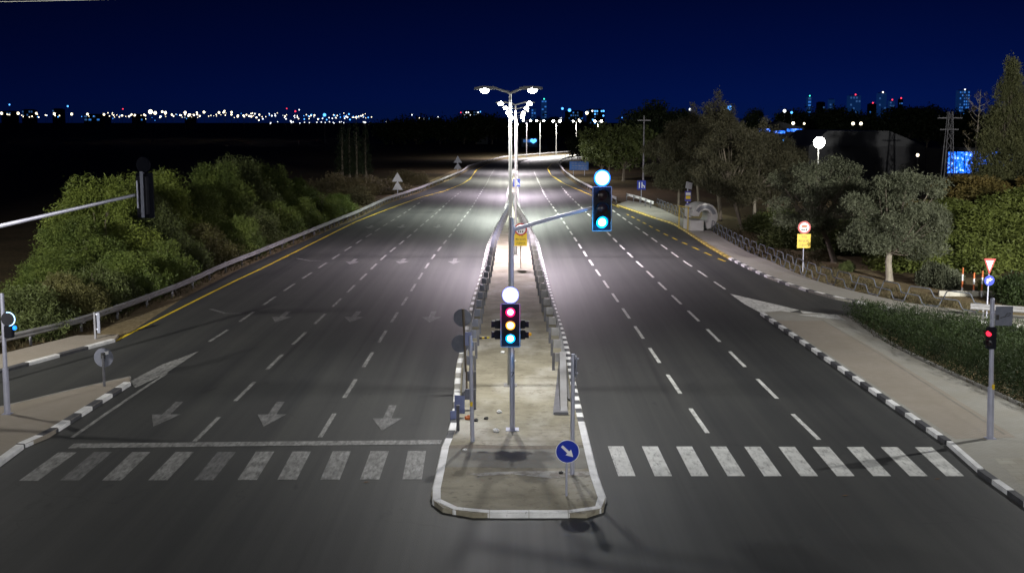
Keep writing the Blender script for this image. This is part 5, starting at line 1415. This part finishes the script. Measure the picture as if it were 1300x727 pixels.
for px, py, d_, c, Y, lab in ((926, 137, 6, 'cb', 420, 'bright blue-white lamp just above the tallest pine'), (920, 139, 4, 'cw2', 420, 'smaller white lamp against the bright blue-white one'), (876, 139, 3, 'cw2', 400, 'lone white lamp above the bushy pine'), (996, 141, 4, 'cw2', 400, 'white lamp on the skyline before the slim blue tower'), (1005, 143, 3, 'cb', 400, 'blue lamp on the skyline before the slim blue tower'),
                              (1007, 156.5, 4, 'cw', 280, 'warm lamp on a mast near the floodlight, outer one'), (1021, 157, 2.6, 'cw', 280, 'small warm lamp on a mast near the floodlight'), (1083, 157, 4, 'cw', 290, 'warm lamp above the warehouse roof, one of a pair, tower side'), (1093, 157, 4, 'cw', 290, 'warm lamp above the warehouse roof, one of a pair, gable side'), (995, 178, 3.4, 'cb', 250, 'blue lamp on the wall of the blue lit eaves'), (998, 193.5, 6, 'cw', 170, 'wide warm light low in the trees below the blue lit eaves'), (917, 182.5, 4.5, 'cw', 160, 'warm lamp glinting through the middle of the pine clump'), (1165, 197, 4, 'cw', 180, 'warm light at the foot of the warehouse gable')):
    far_light(px, py, d_, c, Y, lab)

# ------------------------------------------------------------------ litter on the median
def stone(px, py, r_, mat, label, sc=(1, .8, .6), name='stone'):
    p = G(px, py, PH); q = random.Random(int(px * 7)); mb = MB(); mb.sphere((0, 0, r_ * .45), r_, None, 9, 6, sc)
    for v in mb.v: v *= 1 + q.uniform(-.15, .15)
    o = mb.build(name, mat); o.location = p; tag(o, label, 'litter', 'litter on the median')
stone(594.5, 532, .13, 'orange', 'crumpled orange litter beside the slim push-button post', name='crumpled_litter')
stone(604, 534.5, .09, 'ink', 'small black lump of litter beside the orange litter', name='crumpled_litter')
stone(617, 532, .08, 'ink', 'small black lump of litter alone between post and mast', name='crumpled_litter')
stone(634, 524, .10, 'kwhite', 'crumpled white paper lying near the mast pole', name='crumpled_litter')
stone(629.5, 548, .11, 'kwhite', 'pale crumpled paper at the foot of the mast pole', name='crumpled_litter')
stone(638, 448, .10, 'kwhite', 'white scrap of paper behind the mast-arm signal', name='crumpled_litter')
stone(653, 459, .08, 'kwhite', 'tiny white scrap of paper close behind the mast pole', name='crumpled_litter')
stone(712, 601, .07, 'ink', 'small dark stone on the median pad', name='stone')
stone(590, 572, .07, 'kwhite', 'small pale stone at the edge of the concrete pad', name='stone')
for px, py, lab in ((465, 612, 'dry leaf on the asphalt below the worn crossing'), (1073, 629, 'dry leaf on the asphalt below the white crossing'), (1190, 608, 'dry leaf beside the last white crossing stripe')):
    p = G(px, py); o = MB().add([(-.1, 0, .012), (0, .05, .02), (.1, 0, .03), (0, -.05, .016)], [(0, 1, 2, 3)]).build('dry_leaf', 'brownleaf'); o.location = p
    tag(o, lab, 'leaf', 'dry leaves on the road')

# ------------------------------------------------------------------ sky and render settings
w = bpy.data.worlds.new('World'); scene.world = w; w.use_nodes = True
nt = w.node_tree; bg = nt.nodes['Background']
tc = nt.nodes.new('ShaderNodeTexCoord'); sx = nt.nodes.new('ShaderNodeSeparateXYZ'); nt.links.new(tc.outputs['Generated'], sx.inputs[0])
rp = nt.nodes.new('ShaderNodeValToRGB'); e = rp.color_ramp.elements
e[0].position = 0.0; e[0].color = (.0012, .0075, .058, 1); e[1].position = .35; e[1].color = (.0005, .0014, .011, 1)
for pos, c in ((.018, (.0007, .0062, .062, 1)), (.05, (.0004, .0042, .046, 1)), (.10, (.0003, .0024, .027, 1))):
    x = e.new(pos); x.color = c
nt.links.new(sx.outputs['Z'], rp.inputs['Fac'])
# the city glow lies to the far side of the road: brighter towards +X
mr_ = nt.nodes.new('ShaderNodeMapRange'); mr_.inputs[1].default_value = -.45; mr_.inputs[2].default_value = .30; mr_.inputs[3].default_value = .42; mr_.inputs[4].default_value = 1.0
nt.links.new(sx.outputs['X'], mr_.inputs[0])
nt.links.new(rp.outputs['Color'], bg.inputs['Color']); nt.links.new(mr_.outputs[0], bg.inputs['Strength'])

scene.view_settings.view_transform = 'Standard'
scene.view_settings.look = 'None'
scene.view_settings.exposure = 0.0
scene.view_settings.gamma = 1.0
scene.view_settings.use_curve_mapping = False
scene.render.engine = 'CYCLES'
scene.cycles.use_denoising = True
scene.cycles.max_bounces = 5
scene.cycles.diffuse_bounces = 2
scene.cycles.glossy_bounces = 2
scene.cycles.transmission_bounces = 2
scene.cycles.sample_clamp_indirect = 4
scene.cycles.sample_clamp_direct = 0
scene.cycles.use_light_tree = True
